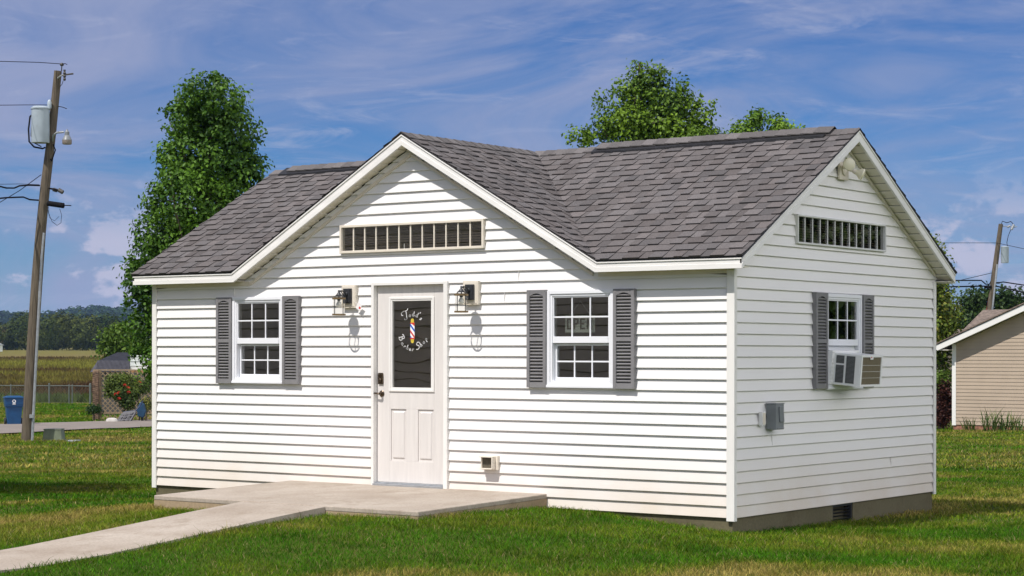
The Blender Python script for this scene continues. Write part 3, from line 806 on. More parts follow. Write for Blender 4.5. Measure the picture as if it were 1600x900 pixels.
# ================================================================== things on the walls
def wall_lantern(label, x, z, rot0=0, tagpaper=False):
    """origin: wall face behind the white mounting block, local -y outward"""
    t = thing('wall_lantern', label, 'wall lamp', (x, .008, z), 0, 'lanterns either side of the shop door')
    b = MB(); b.box(-.095, .095, -.030, .02, -.125, .112); b.box(-.082, .082, -.034, -.0302, -.112, .099); b.build('mounting_block', M['almond'], t, bevel=.006)
    b = MB(); b.box(-.052, .052, -.056, -.0342, -.080, .075); b.box(-.043, .043, -.062, -.0562, -.070, .065)
    b.tube([(0, -.06, .02), (0, -.10, .045), (0, -.150, .050), (0, -.180, .030)], .008, 8)
    b.tube([(0, -.06, -.01), (0, -.11, .0), (0, -.15, .045)], .006, 8)
    b.lathe([(.02, 0), (.02, .012), (.012, .02)], (0, -.06, .02), 12, (0, -1, 0)); b.build('bracket', M['black_metal'], t, bevel=.002)
    cy = -.180
    b = MB(); b.lathe([(.010, .055), (.012, .03), (.026, .012), (.030, .002), (.030, -.006)], (0, cy, 0), 14)
    for k in range(2):
        s = -1 if k else 1
        b.tube([(s * .022, cy, .012), (s * .045, cy, .0), (s * .062, cy, -.022)], .0035, 6)
        b.tube([(0, cy + s * .022, .012), (0, cy + s * .045, .0), (0, cy + s * .062, -.022)], .0035, 6)
    b.lathe([(.017, -.022), (.017, -.05), (.014, -.055)], (0, cy, 0), 12)
    b.tube([(0, cy - .0655, -.03), (0, cy - .0655, -.19)], .0045, 6); b.tube([(0, cy + .0655, -.03), (0, cy + .0655, -.19)], .0045, 6)
    b.tube([(0, cy, -.004), (0, cy, -.024)], .006, 8)
    b.lathe([(.058, -.020), (.062, -.024), (.0, -.024)], (0, cy, 0), 24)
    b.build('lamp_frame', M['black_metal'], t, smooth=True)
    for (z0, z1) in ((-.040, -.022), (-.206, -.190)):
        b = MB(); n = 28
        vs = []; fs = []
        for k in range(n):
            a = 2 * math.pi * k / n
            for (r_, z_) in ((.062, z0), (.070, z0), (.070, z1), (.062, z1)): vs.append((r_ * math.cos(a), cy + r_ * math.sin(a), z_))
        for k in range(n):
            for q in range(4): fs.append((k * 4 + q, k * 4 + (q + 1) % 4, ((k + 1) % n) * 4 + (q + 1) % 4, ((k + 1) % n) * 4 + q))
        b.idx(vs, fs)
        b.build('band', M['wood_band'], t, smooth=True)
    b = MB(); n = 28
    vs = [(.0635 * math.cos(2 * math.pi * k / n), cy + .0635 * math.sin(2 * math.pi * k / n), z_) for z_ in (-.200, -.028) for k in range(n)]
    b.idx(vs, [(k, (k + 1) % n, (k + 1) % n + n, k + n) for k in range(n)]); b.build('lamp_glass', M['lamp_glass'], t, smooth=True)
    b = MB(); b.lathe([(.002, -.128), (.016, -.124), (.027, -.108), (.029, -.094), (.024, -.076), (.014, -.060), (.013, -.052)], (0, cy, 0), 16); b.build('bulb', M['bulb'], t, smooth=True)
    return t
la = wall_lantern('black cylinder lantern left of the door, a small white price tag hanging beside it', 2.942, 2.085)
lb = copy_tree(la); lb.location = (4.538, .008, 2.097); lb['label'] = 'black cylinder lantern right of the door, with no price tag beside it'
t = thing('price_tag', 'small white price tag with red corner hanging beside the lantern left of the door', 'tag', (3.052, -.02, 1.985))
b = MB(); b.obox((0.035, -.006, -.012), (.026, 0, -.016), (.0, .0012, 0), (.018, 0, .030)); b.build('card', M['paper'], t)
b = MB(); b.obox((0.050, -.0085, -.028), (.011, 0, -.007), (.0, .0006, 0), (.005, 0, .009)); b.build('red_print', M['red'], t)
b = MB(); b.tube([(0.02, -.006, .012), (-.01, -.01, .03), (-.03, -.02, .05)], .0012, 5); b.build('string', M['paper'], t)

# low wall vent hood
t = thing('wall_vent', 'small beige vent hood low on the siding right of the door', 'vent', (4.765, .012, .352))
b = MB(); b.box(-.082, .105, -.03, .01, -.012, .128)
b.build('back_plate', M['almond'], t, bevel=.004)
b = MB()
b.box(-.085, .080, -.085, -.031, .112, .122); b.box(.070, .080, -.085, -.031, .0, .112); b.box(-.085, -.075, -.050, -.031, .0, .112)
b.obox((-.002, -.058, -.002), (.072, 0, 0), (0, .028, -.004), (0, .001, .005)); b.build('hood', M['almond'], t, bevel=.002)
b = MB(); b.box(-.072, .068, -.0355, -.0305, .008, .108)
b.build('flap', mat('vent_screen', (.10, .085, .06), .7, .2, 30), t)

# window air conditioner
t = thing('window_air_conditioner', 'white window air conditioner sticking out of the side window', 'air conditioner', (L, 1.905, 1.190))
t.rotation_euler.y = R(4.5)
AW, AH, AD = .478, .312, .30
b = MB(); b.box(-.20, AD, 0, AW, 0, AH); case = b.build('case', M['ac_white'], t, bevel=.006)
b = MB()
b.box(-.02, .02, -.050, 0, .002, AH - .004); b.box(-.02, .02, AW, AW + .05, .002, AH - .004); b.box(-.02, .02, -.05, AW + .05, AH, AH + .022)
for i in range(7): b.box(-.018, .026, -.044, -.006, .02 + i * .038, .034 + i * .038)
b.build('side_curtain', M['ac_white'], t, bevel=.002)
b = MB()
for (x0, x1, z0, z1) in ((.042, .128, .215, .292), (.042, .128, .025, .198), (.152, .245, .025, .292)):
    b.box(x0, x1, -.0035, -.0005, z0, z1)
b.build('side_grille', M['ac_dark'], t)
b = MB()
for (x0, x1, z0, z1) in ((.042, .128, .215, .292), (.042, .128, .025, .198), (.152, .245, .025, .292)):
    n = int((z1 - z0) / .012)
    for i in range(n):
        z = z0 + (z1 - z0) * (i + .5) / n; b.box(x0 + .001, x1 - .001, -.006, -.0036, z - .0022, z + .0022)
b.build('louvre', M['grey_box'], t)
b = MB(); b.box(AD + .0005, AD + .004, .03, AW - .03, .022, AH - .022); b.build('condenser', M['ac_fins'], t)
b = MB()
for (y0, y1, z0, z1) in ((0.002, .03, .002, AH - .002), (AW - .03, AW - .002, .002, AH - .002), (.03, AW - .03, .002, .022), (.03, AW - .03, AH - .022, AH - .002)): b.box(AD + .0005, AD + .012, y0, y1, z0, z1)
for i in range(3): b.box(AD + .0042, AD + .0055, .03, AW - .03, .085 + i * .062, .0875 + i * .062)
b.box(AD + .012, AD + .014, AW * .40, AW * .54, AH - .045, AH - .010)
b.build('rear_frame', M['ac_white'], t, bevel=.002)
b = MB(); b.box(AD + .0141, AD + .0150, AW * .43, AW * .47, AH - .030, AH - .016); b.build('red_badge', M['red'], t)

# disconnect box and conduit cover
t = thing('disconnect_box', 'grey steel electrical box on the shaded side wall', 'electrical box', (L - .012, .690, .784))
b = MB(); b.box(0, .105, -.075, .080, 0, .235); b.build('enclosure', M['grey_box'], t, bevel=.004)
b = MB(); b.prism([(-.030, .215), (.050, .215), (.066, .07), (-.015, .07)], .1055, .118, lambda u, z, d: (d, u, z)); b.box(.1055, .112, -.060, .072, .008, .020); b.build('cover', M['grey_box'], t, bevel=.006)
b = MB(); b.box(-.004, .108, -.080, .085, .2355, .245); b.build('lip', M['grey_box'], t, bevel=.002)
t = thing('outlet_cover', 'narrow white outlet cover beside the grey electrical box', 'outlet cover', (L - .012, .500, .824))
b = MB(); b.box(0, .040, -.030, .035, 0, .130); b.build('housing', M['white_pl'], t, bevel=.004)
b = MB(); b.box(.0402, .046, -.022, .027, .012, .118); b.build('lid', M['almond'], t, bevel=.003)

# floodlight at the side gable
t = thing('flood_light', 'two cream flood bulbs on a white base under the side gable peak', 'flood light', (L - .008, 2.165, 3.305))
b = MB(); b.box(0, .022, -.10, .10, -.09, .085); b.build('mounting_block', M['almond'], t, bevel=.005)
b = MB(); b.lathe([(.058, 0), (.056, .012), (.035, .020)], (.022, 0, .01), 20, (1, 0, 0)); b.build('base', M['almond'], t, smooth=True)
for (p, d_) in (((.075, -.045, .055), (.60, -.78, -.05)), ((.085, .065, .0), (.80, .40, -.35))):
    d_ = Vector(d_).normalized(); p = Vector(p)
    b = MB(); b.tube([(.03, p.y * .35, .02), p], .013, 8); b.lathe([(.020, 0), (.024, .03)], p, 12, d_); b.build('socket', M['almond'], t, smooth=True)
    b = MB(); b.lathe([(.022, .03), (.028, .045), (.054, .080), (.062, .098), (.056, .109), (.030, .117), (.003, .119)], p, 20, d_); b.build('bulb', M['flood'], t, smooth=True)

# OPEN sign hung inside the right window
t = thing('open_sign', 'OPEN sign hanging behind the upper panes of the right front window', 'sign', (5.80, .048, 1.69))
b = MB(); b.box(-.17, .17, 0, .006, 0, .165); b.build('board', mat('sign_board', (.74, .84, .78), .6, .05, 5), t)
b = MB()
def blk(poly): 
    for (x0, x1, z0, z1) in poly: b.box(x0, x1, -.003, -.0005, z0, z1)
def letter(ch, x):
    w_, h_, s_ = .058, .105, .016; z = .030
    if ch == 'O': blk([(x, x + s_, z, z + h_), (x + w_ - s_, x + w_, z, z + h_), (x + s_, x + w_ - s_, z, z + s_), (x + s_, x + w_ - s_, z + h_ - s_, z + h_)])
    if ch == 'P': blk([(x, x + s_, z, z + h_), (x + s_, x + w_, z + h_ - s_, z + h_), (x + w_ - s_, x + w_, z + h_ * .5, z + h_ - s_), (x + s_, x + w_ - s_, z + h_ * .5 - s_ / 2, z + h_ * .5 + s_ / 2)])
    if ch == 'E': blk([(x, x + s_, z, z + h_), (x + s_, x + w_, z, z + s_), (x + s_, x + w_, z + h_ - s_, z + h_), (x + s_, x + w_ * .85, z + h_ / 2 - s_ / 2, z + h_ / 2 + s_ / 2)])
    if ch == 'N':
        blk([(x, x + s_, z, z + h_), (x + w_ - s_, x + w_, z, z + h_)])
        b.prism([(x + s_ * .6, z + h_), (x + w_ - s_ * 1.4, z), (x + w_ - s_ * .6, z), (x + s_ * 1.4, z + h_)], -.0045, -.0032, lambda u, zz, d: (u, d, zz))
for i, ch in enumerate('OPEN'): letter(ch, -.148 + i * .076)
b.build('letters', mat('sign_ink', (.03, .03, .03), .7, .05, 5), t)
b = MB(); b.tube([(-.12, .003, .165), (0, .01, .30)], .002, 5); b.tube([(.12, .003, .165), (0, .01, .30)], .002, 5); b.build('string', M['paper'], t)

# ================================================================== SETTING
# ground sheet
def axis(stops):
    out = [stops[0][0]]
    for a, b, st in stops:
        n = max(1, int(round((b - a) / st))); out += [a + (b - a) * (i + 1) / n for i in range(n)]
    return out
wa = axis([(-300, -40, 65), (-40, 4, 4), (4, 32, .22), (32, 70, .8), (70, 120, 2), (120, 320, 10), (320, 700, 40), (700, 4200, 250)])
lr = axis([(-3500, -700, 400), (-700, -120, 60), (-120, -24, 6), (-24, -12, .8), (-12, 12, .22), (12, 30, .8), (30, 120, 6), (120, 700, 60), (700, 3500, 400)])
WW, LL = np.meshgrid(np.array(wa), np.array(lr), indexing='ij')
GX = CAM[0] + RT[0] * LL + FW[0] * WW; GY = CAM[1] + RT[1] * LL + FW[1] * WW
GZ = ground(GX, GY)
nl = len(lr); V = np.stack([GX.ravel(), GY.ravel(), GZ.ravel()], 1)
ii, jj = np.meshgrid(np.arange(len(wa) - 1), np.arange(nl - 1), indexing='ij')
a0 = (ii * nl + jj).ravel(); F = np.stack([a0, a0 + 1, a0 + nl + 1, a0 + nl], 1)
gm, nt, b = new_mat('lawn_and_meadow')
geo = N(nt, 'ShaderNodeNewGeometry')
dot = N(nt, 'ShaderNodeVectorMath', _operation='DOT_PRODUCT'); dot.inputs[1].default_value = (FW[0], FW[1], 0); nt.links.new(geo.outputs['Position'], dot.inputs[0])
sub = N(nt, 'ShaderNodeMath', _operation='SUBTRACT'); sub.inputs[1].default_value = float(CAM[:2] @ FW); nt.links.new(dot.outputs['Value'], sub.inputs[0])
mp = N(nt, 'ShaderNodeMapping'); mp.inputs['Rotation'].default_value = (0, 0, -YAW); mp.inputs['Scale'].default_value = (.012, .06, .05)
nt.links.new(geo.outputs['Position'], mp.inputs[0])
nz = N(nt, 'ShaderNodeTexNoise', Scale=1.0, Detail=5, Roughness=.65); nt.links.new(mp.outputs[0], nz.inputs['Vector'])
ad = N(nt, 'ShaderNodeMath', _operation='MULTIPLY_ADD'); ad.inputs[1].default_value = 110; nt.links.new(nz.outputs['Fac'], ad.inputs[0]); nt.links.new(sub.outputs[0], ad.inputs[2])
s2 = N(nt, 'ShaderNodeMath', _operation='SUBTRACT'); s2.inputs[1].default_value = 55; nt.links.new(ad.outputs[0], s2.inputs[0])
dv = N(nt, 'ShaderNodeMath', _operation='DIVIDE'); dv.inputs[1].default_value = 700; nt.links.new(s2.outputs[0], dv.inputs[0])
cr = N(nt, 'ShaderNodeValToRGB'); nt.links.new(dv.outputs[0], cr.inputs[0]); e = cr.color_ramp.elements
e[0].position = 0; e[0].color = (.10, .105, .03, 1); e[1].position = 1; e[1].color = (.15, .135, .04, 1)
for p_, c_ in ((.16, (.10, .10, .03)), (.19, (.095, .065, .03)), (.26, (.11, .075, .035)), (.30, (.19, .19, .04)), (.40, (.20, .20, .045)), (.50, (.17, .13, .05)), (.62, (.15, .135, .035))):
    q = e.new(p_); q.color = rgba(c_)
# mown lawn colour
mp2 = N(nt, 'ShaderNodeMapping'); mp2.inputs['Rotation'].default_value = (0, 0, -YAW); mp2.inputs['Scale'].default_value = (.12, .22, .2); nt.links.new(geo.outputs['Position'], mp2.inputs[0])
n2 = N(nt, 'ShaderNodeTexNoise', Scale=1.0, Detail=6, Roughness=.7); nt.links.new(mp2.outputs[0], n2.inputs['Vector'])
cr2 = N(nt, 'ShaderNodeValToRGB'); nt.links.new(n2.outputs['Fac'], cr2.inputs[0]); e = cr2.color_ramp.elements
e[0].position = .30; e[0].color = (.038, .080, .008, 1); e[1].position = .8; e[1].color = (.125, .115, .030, 1); q = e.new(.5); q.color = (.080, .105, .015, 1)
st = N(nt, 'ShaderNodeMapRange'); st.inputs[1].default_value = 110; st.inputs[2].default_value = 114; nt.links.new(sub.outputs[0], st.inputs[0])
mx = N(nt, 'ShaderNodeMix', _data_type='RGBA'); nt.links.new(st.outputs[0], mx.inputs[0]); nt.links.new(cr2.outputs[0], mx.inputs[6]); nt.links.new(cr.outputs[0], mx.inputs[7])
n3 = N(nt, 'ShaderNodeTexNoise', Scale=9, Detail=6, Roughness=.8); nt.links.new(geo.outputs['Position'], n3.inputs['Vector'])
mr = N(nt, 'ShaderNodeMapRange'); mr.inputs[1].default_value = .3; mr.inputs[2].default_value = .7; mr.inputs[3].default_value = .6; mr.inputs[4].default_value = 1.3; nt.links.new(n3.outputs['Fac'], mr.inputs[0])
m2 = N(nt, 'ShaderNodeMix', _data_type='RGBA', _blend_type='MULTIPLY'); m2.inputs[0].default_value = 1; nt.links.new(mx.outputs[2], m2.inputs[6]); nt.links.new(mr.outputs[0], m2.inputs[7])
nt.links.new(m2.outputs[2], b.inputs['Base Color']); b.inputs['Roughness'].default_value = .95; b.inputs['Specular IOR Level'].default_value = .1
bp = N(nt, 'ShaderNodeBump', Strength=.8, Distance=.05); nt.links.new(n3.outputs['Fac'], bp.inputs['Height']); nt.links.new(bp.outputs[0], b.inputs['Normal'])
g = np_mesh('ground', V, F, np.ones((len(V), 3)), gm); tag(g, kind='structure')
g.data.polygons.foreach_set('use_smooth', [True] * len(g.data.polygons))

# porch slab and path
b = MB()
pz = lambda y: .130 + .0225 * y            # falls towards the lawn
PX0, PX1, PY = 2.10, 5.44, -1.965
def slab_top(x0, x1, y0, y1, zf, th, mbt, edge=.012):
    mbt.idx([(x0, y0, zf(y0)), (x1, y0, zf(y0)), (x1, y1, zf(y1)), (x0, y1, zf(y1)), (x0, y0, zf(y0) - th), (x1, y0, zf(y0) - th), (x1, y1, zf(y1) - th), (x0, y1, zf(y1) - th)],
            [(0, 1, 2, 3), (7, 6, 5, 4), (0, 1, 5, 4), (1, 2, 6, 5), (2, 3, 7, 6), (3, 0, 4, 7)])
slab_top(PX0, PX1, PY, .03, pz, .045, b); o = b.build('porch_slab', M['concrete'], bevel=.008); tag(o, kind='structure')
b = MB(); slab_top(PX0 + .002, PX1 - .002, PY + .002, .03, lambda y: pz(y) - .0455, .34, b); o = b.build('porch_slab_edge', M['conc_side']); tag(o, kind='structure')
b = MB(); y0 = PY - .004; pts = [(y0, .078), (-2.6, .03), (-3.2, -.022), (-3.9, -.082), (-4.6, -.138), (-5.3, -.178), (-6.2, -.170), (-8.5, -.165), (-12, -.165)]
for (ya, za), (yb, zb) in zip(pts[:-1], pts[1:]):
    b.idx([(3.30, ya, za), (4.345, ya, za), (4.345, yb, zb), (3.30, yb, zb), (3.30, ya, za - .10), (4.345, ya, za - .10), (4.345, yb, zb - .10), (3.30, yb, zb - .10)],
          [(0, 1, 2, 3), (0, 3, 7, 4), (1, 5, 6, 2), (4, 7, 6, 5)])
o = b.build('path', M['concrete']); tag(o, kind='structure')

# road
b = MB(); pn = np.array([-13.6, 52.0]); pf = np.array([-17.6, 67.5]); dr = np.array([2.5, 8.0]); dr /= np.linalg.norm(dr); df = np.array([3.8, 7.5]); df /= np.linalg.norm(df)
ts = list(np.linspace(-24, 55, 60)); prev = None
for t_ in ts:
    row = []
    for k in range(9):
        p = (pn + dr * t_) * (1 - k / 8) + (pf + df * t_) * (k / 8); x, y = lw(*p); row.append((x, y, gz(x, y) + .05))
    if prev:
        for k in range(8): b.face([prev[k], prev[k + 1], row[k + 1], row[k]])
    prev = row
o = b.build('road', M['road'], smooth=True); tag(o, kind='structure')

# ---- grass blades
def grass(name, n, lrange, wrange, hgt, wid, seed, tone=None):
    r = np.random.RandomState(seed)
    w0, w1 = wrange; w = np.sqrt(r.rand(n) * (w1 ** 2 - w0 ** 2) + w0 ** 2)
    l = (r.rand(n) * (lrange[1] - lrange[0]) + lrange[0]) * w
    x = CAM[0] + RT[0] * l + FW[0] * w; y = CAM[1] + RT[1] * l + FW[1] * w
    keep = ~((x > .02) & (x < L - .02) & (y > .02) & (y < D - .02)) & ~((x > PX0 - .01) & (x < PX1 + .01) & (y > PY - .01) & (y < .1)) & ~((x > 3.305 + .03 * (r.rand(n) - .5)) & (x < 4.34 + .03 * (r.rand(n) - .5)) & (y < -1.5) & (y > -12))
    keep &= ~((w > 26) & (l < -13.75 + .3125 * (w - 52)) & (l > -17.45 + .50667 * (w - 67.5)))
    x, y, w, l = x[keep], y[keep], w[keep], l[keep]; n = len(x)
    # tone: 0 lush, .5 olive, 1 straw
    t = fbm(x * .55 + 5, y * .55, 3); stripes = fbm(l * .22 + 40, 15 * np.log(w / 10.), 4)
    T = .33 + 1.35 * (stripes - .5) + 1.0 * (t - .5) + .8 * (fbm(x * 1.7 + 60, y * 1.7 + 20, 3) - .5)
    T += np.where(l < 0, .18, .02) * np.clip((w - 28) / 4, 0, 1) * np.clip((64 - w) / 12, 0, 1)
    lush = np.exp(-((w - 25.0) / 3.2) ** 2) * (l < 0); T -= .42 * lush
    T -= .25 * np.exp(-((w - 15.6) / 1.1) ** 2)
    dry = np.clip((fbm(l * 1.0 + 9, w * 2.2 + 3, 3) - .46) * 6, 0, 1) * np.clip((14.9 - w) / .7, 0, 1); T += .75 * dry
    dry2 = np.clip((fbm(x * .9 + 31, y * .9 + 12, 3) - .62) * 6, 0, 1); T += .45 * dry2
    T = np.clip(T + (r.rand(n) - .5) * .55, 0, 1)[:, None]
    lushc = np.array([.046, .150, .004]); oliv = np.array([.150, .200, .012]); straw = np.array([.36, .28, .08])
    C = np.where(T < .5, lushc + (oliv - lushc) * (T / .5), oliv + (straw - oliv) * ((T - .5) / .5))
    C *= (.45 + 1.05 * r.rand(n))[:, None] * (.72 + .6 * fbm(x * 2.3 + 3, y * 2.3 + 8, 3))[:, None]
    dead = r.rand(n) < .035; C[dead] = np.array([.34, .28, .13]) * (.6 + .6 * r.rand(dead.sum()))[:, None]
    H = hgt * (.45 + .85 * r.rand(n)) * (1 + .4 * (t - .5)); tall = r.rand(n) < .006; H[tall] *= 2.1; tuft = fbm(x * 3.1 + 7, y * 3.1, 2) > .66; H[tuft] *= 1.35; C[tuft] *= .85
    Wd = wid * (.7 + .6 * r.rand(n)); an = r.rand(n) * 6.283; ln = .5 + .75 * r.rand(n); la_ = r.rand(n) * 6.283
    z = ground(x, y) - .004
    ca, sa = np.cos(an), np.sin(an); lx, ly = np.cos(la_) * ln * H, np.sin(la_) * ln * H
    P = np.empty((n, 5, 3))
    P[:, 0] = np.stack([x - ca * Wd / 2, y - sa * Wd / 2, z], 1); P[:, 1] = np.stack([x + ca * Wd / 2, y + sa * Wd / 2, z], 1)
    P[:, 2] = np.stack([x + ca * Wd * .4 + lx * .35, y + sa * Wd * .4 + ly * .35, z + H * .62], 1)
    P[:, 3] = np.stack([x - ca * Wd * .4 + lx * .35, y - sa * Wd * .4 + ly * .35, z + H * .62], 1)
    P[:, 4] = np.stack([x + lx, y + ly, z + H], 1)
    base = (np.arange(n) * 5)[:, None]
    Ft = np.concatenate([base + [0, 1, 2], base + [0, 2, 3], base + [3, 2, 4]], 0)
    Cc = np.repeat(C, 5, 0)
    o = np_mesh(name, P.reshape(-1, 3), Ft, Cc, M['blade'])
    return tag(o, kind='stuff', cat='grass', label=tone)
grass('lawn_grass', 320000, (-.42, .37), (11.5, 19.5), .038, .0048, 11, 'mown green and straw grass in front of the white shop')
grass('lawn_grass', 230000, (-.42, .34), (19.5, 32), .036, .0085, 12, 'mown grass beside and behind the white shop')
grass('lawn_grass', 160000, (-.38, .33), (32, 62), .05, .018, 13, 'olive mown grass between the shop and the road and beige house')
grass('lawn_grass', 100000, (-.33, -.10), (62, 109), .07, .036, 14, 'mown grass on the far side of the road up to the chain link fence')
# meadow tufts beyond the fence
def meadow():
    r = np.random.RandomState(21); n = 60000
    w = 113 + (r.rand(n) ** 1.3) * 230; l = (-.30 + .22 * r.rand(n)) * w
    x = CAM[0] + RT[0] * l + FW[0] * w; y = CAM[1] + RT[1] * l + FW[1] * w; z = ground(x, y)
    h = (.25 + .35 * r.rand(n)) * (1 + .5 * (fbm(l * .1, w * .05) - .5)); wd = .05 + .08 * r.rand(n) + w * .0003
    k = fbm(l * .05 + 3, w * .045, 3)[:, None]; band_ = np.clip((k - .38) * 4, 0, 1)
    band_ = np.clip(.18 + 2.2 * (k - .5) + np.where(w > 190, .65, 0)[:, None] - np.clip((w - 300) / 60, 0, .35)[:, None], 0, 1)
    C = np.array([.085, .048, .022]) * (1 - band_) + np.array([.22, .215, .035]) * band_; C = C * (.6 + .7 * r.rand(n))[:, None]
    gr = (w < 121); C[gr] = np.array([.08, .11, .025]) * (.6 + .8 * r.rand(gr.sum()))[:, None]
    an = r.rand(n) * 3.14; P = np.empty((n, 3, 3)); lean = (r.rand(n) - .5) * .3
    P[:, 0] = np.stack([x - np.cos(an) * wd, y - np.sin(an) * wd, z - .02], 1); P[:, 1] = np.stack([x + np.cos(an) * wd, y + np.sin(an) * wd, z - .02], 1); P[:, 2] = np.stack([x + lean, y, z + h], 1)
    o = np_mesh('meadow_grass', P.reshape(-1, 3), np.arange(3 * n).reshape(-1, 3), np.repeat(C, 3, 0), M['blade']); tag(o, 'tall brown and yellow-green meadow grass beyond the chain link fence', 'grass', kind='stuff')
meadow()

# ================================================================== foliage
def leaves(pos, out, size, cols, r, droop=.3, aspect=.62, jit=.65):
    """pos (n,3) leaf centres, out (n,3) rough outward direction -> V,F"""
    n = len(pos)
    nr = out + r.normal(0, jit, (n, 3)) + np.array([0, 0, .35 if jit > .5 else .05]); nr /= np.linalg.norm(nr, axis=1)[:, None] + 1e-9
    ax = r.normal(0, 1, (n, 3)) + out * .8 - np.array([0, 0, droop]); ax -= nr * (ax * nr).sum(1)[:, None]; ax /= np.linalg.norm(ax, axis=1)[:, None] + 1e-9
    sd = np.cross(nr, ax); s = (size * (.6 + .7 * r.rand(n)))[:, None]
    P = np.empty((n, 4, 3))
    P[:, 0] = pos - ax * s * .5; P[:, 1] = pos + sd * s * .5 * aspect + nr * s * .10; P[:, 2] = pos + ax * s * .55 - nr * s * .06; P[:, 3] = pos - sd * s * .5 * aspect + nr * s * .10
    base = (np.arange(n) * 4)[:, None]
    return P.reshape(-1, 3), np.concatenate([base + [0, 1, 2], base + [0, 2, 3]], 0), np.repeat(cols, 4, 0)
def crown_mesh(name, parent, blobs, nclump, per, size, c_lo, c_hi, seed, m='leaf', fill=.35, clump_r=.16, yellow=0, droop=.3, core=0.0):
    """blobs: (x,y,z,rx,ry,rz) in the parent's frame; leaves grow in clumps through the blobs' volume, denser at the skin"""
    r = np.random.RandomState(seed); B = np.array(blobs); vol = (B[:, 3] * B[:, 4] * B[:, 5]) ** (2 / 3); pick = r.choice(len(B), nclump, p=vol / vol.sum())
    d = r.normal(0, 1, (nclump, 3)); d /= np.linalg.norm(d, axis=1)[:, None]
    rad = np.where(r.rand(nclump) < fill, r.rand(nclump) ** .5 * .8, .80 + .22 * r.rand(nclump))
    cc = B[pick, :3] + d * B[pick, 3:] * rad[:, None]
    tone = .5 + 1.3 * (fbm(cc[:, 0] * 1.3 + seed, cc[:, 2] * 1.3 + cc[:, 1] * .9, 2) - .5) + .35 * (r.rand(nclump) - .5)
    cr_ = clump_r * (.6 + .8 * r.rand(nclump))
    k = np.repeat(np.arange(nclump), per); n = len(k)
    off = np.clip(r.normal(0, 1, (n, 3)), -1.7, 1.7) * cr_[k][:, None]; off[:, 2] *= .8
    pos = cc[k] + off; out = d[k] * .7 + off / (np.linalg.norm(off, axis=1)[:, None] + 1e-9) * .5
    mixv = np.clip(.5 + 1.1 * (tone[k] - .5) + (r.rand(n) - .5) * .7, 0, 1)[:, None]
    C = np.array(c_lo) * (1 - mixv) + np.array(c_hi) * mixv
    if yellow:
        yk = r.rand(n) < yellow; C[yk] = np.array([.30, .30, .06]) * (.6 + .6 * r.rand(yk.sum()))[:, None]
    Vv, Ff, Cc = leaves(pos, out, size, C, r, droop)
    return np_mesh(name, Vv, Ff, Cc, M[m], parent), cc
def limbs(parent, base_r, h0, top, ends, seed, lean=(0, 0), name='trunk', mt='bark'):
    rr = random.Random(seed); mbk = MB(); top = Vector(top)
    pts = [Vector((0, 0, -.15)), Vector((lean[0] * .3, lean[1] * .3, h0 * .5)), Vector((lean[0] * .6, lean[1] * .6, h0)), Vector((top.x * .7, top.y * .7, h0 + (top.z - h0) * .5)), top]
    mbk.tube(pts, [base_r * 1.25, base_r, base_r * .85, base_r * .5, base_r * .12], 9)
    for e_ in ends:
        e_ = Vector(e_); t_ = rr.uniform(.25, .95); st_ = pts[2].lerp(pts[4], t_ * .8) if e_.z > h0 else pts[1].lerp(pts[2], rr.random())
        if st_.z > e_.z: st_ = pts[2]
        mid = st_.lerp(e_, .5) + Vector((rr.uniform(-.1, .1), rr.uniform(-.1, .1), .12 * (e_ - st_).length))
        mbk.tube([st_, mid, e_], [base_r * .32, base_r * .2, base_r * .05], 6)
    return mbk.build(name, M[mt], parent, smooth=True)
def tree(name, label, cat, px, w, blobs_px, nclump, per, size, c_lo, c_hi, seed, trunk_r=.16, h0=1.2, yellow=0, fill=.35, clump_r=.16, group=None, m='leaf', depth=1.0, droop=.3, limbn=26):
    """blobs_px (px, py, radius_x, radius_y) sized on the photograph, turned into real lobes with depth at distance w"""
    x, y = lw((px - 800) / FPX * w, w); z0 = gz(x, y); k = w / FPX
    t = thing(name, label, cat, (x, y, z0), YAW, group); rr = random.Random(seed + 5); B = []
    sh_ = 1.15 * clump_r / k
    for (bx, by, rx, ry) in blobs_px:
        rx = max(rx - sh_, rx * .45); ry = max(ry - sh_, ry * .45)
        lx = (bx - px) * k; lz = CAM[2] - (by - 551.95) * k - z0
        B.append((lx, rr.uniform(-.3, .3) * rx * k, lz, rx * k, (rx * .95) * k * depth, ry * k))
    o, cc = crown_mesh('crown', t, B, nclump, per, size, c_lo, c_hi, seed, m, fill, clump_r, yellow, droop)
    top = max(b_[2] + b_[5] * .6 for b_ in B); tb = max(B, key=lambda q: q[2])
    sel = cc[np.random.RandomState(seed).choice(len(cc), limbn, replace=False)]
    limbs(t, trunk_r, h0, (tb[0], tb[1], top), [tuple(s_) for s_ in sel], seed)
    return t
GD, GB = (.030, .085, .010), (.105, .225, .022)
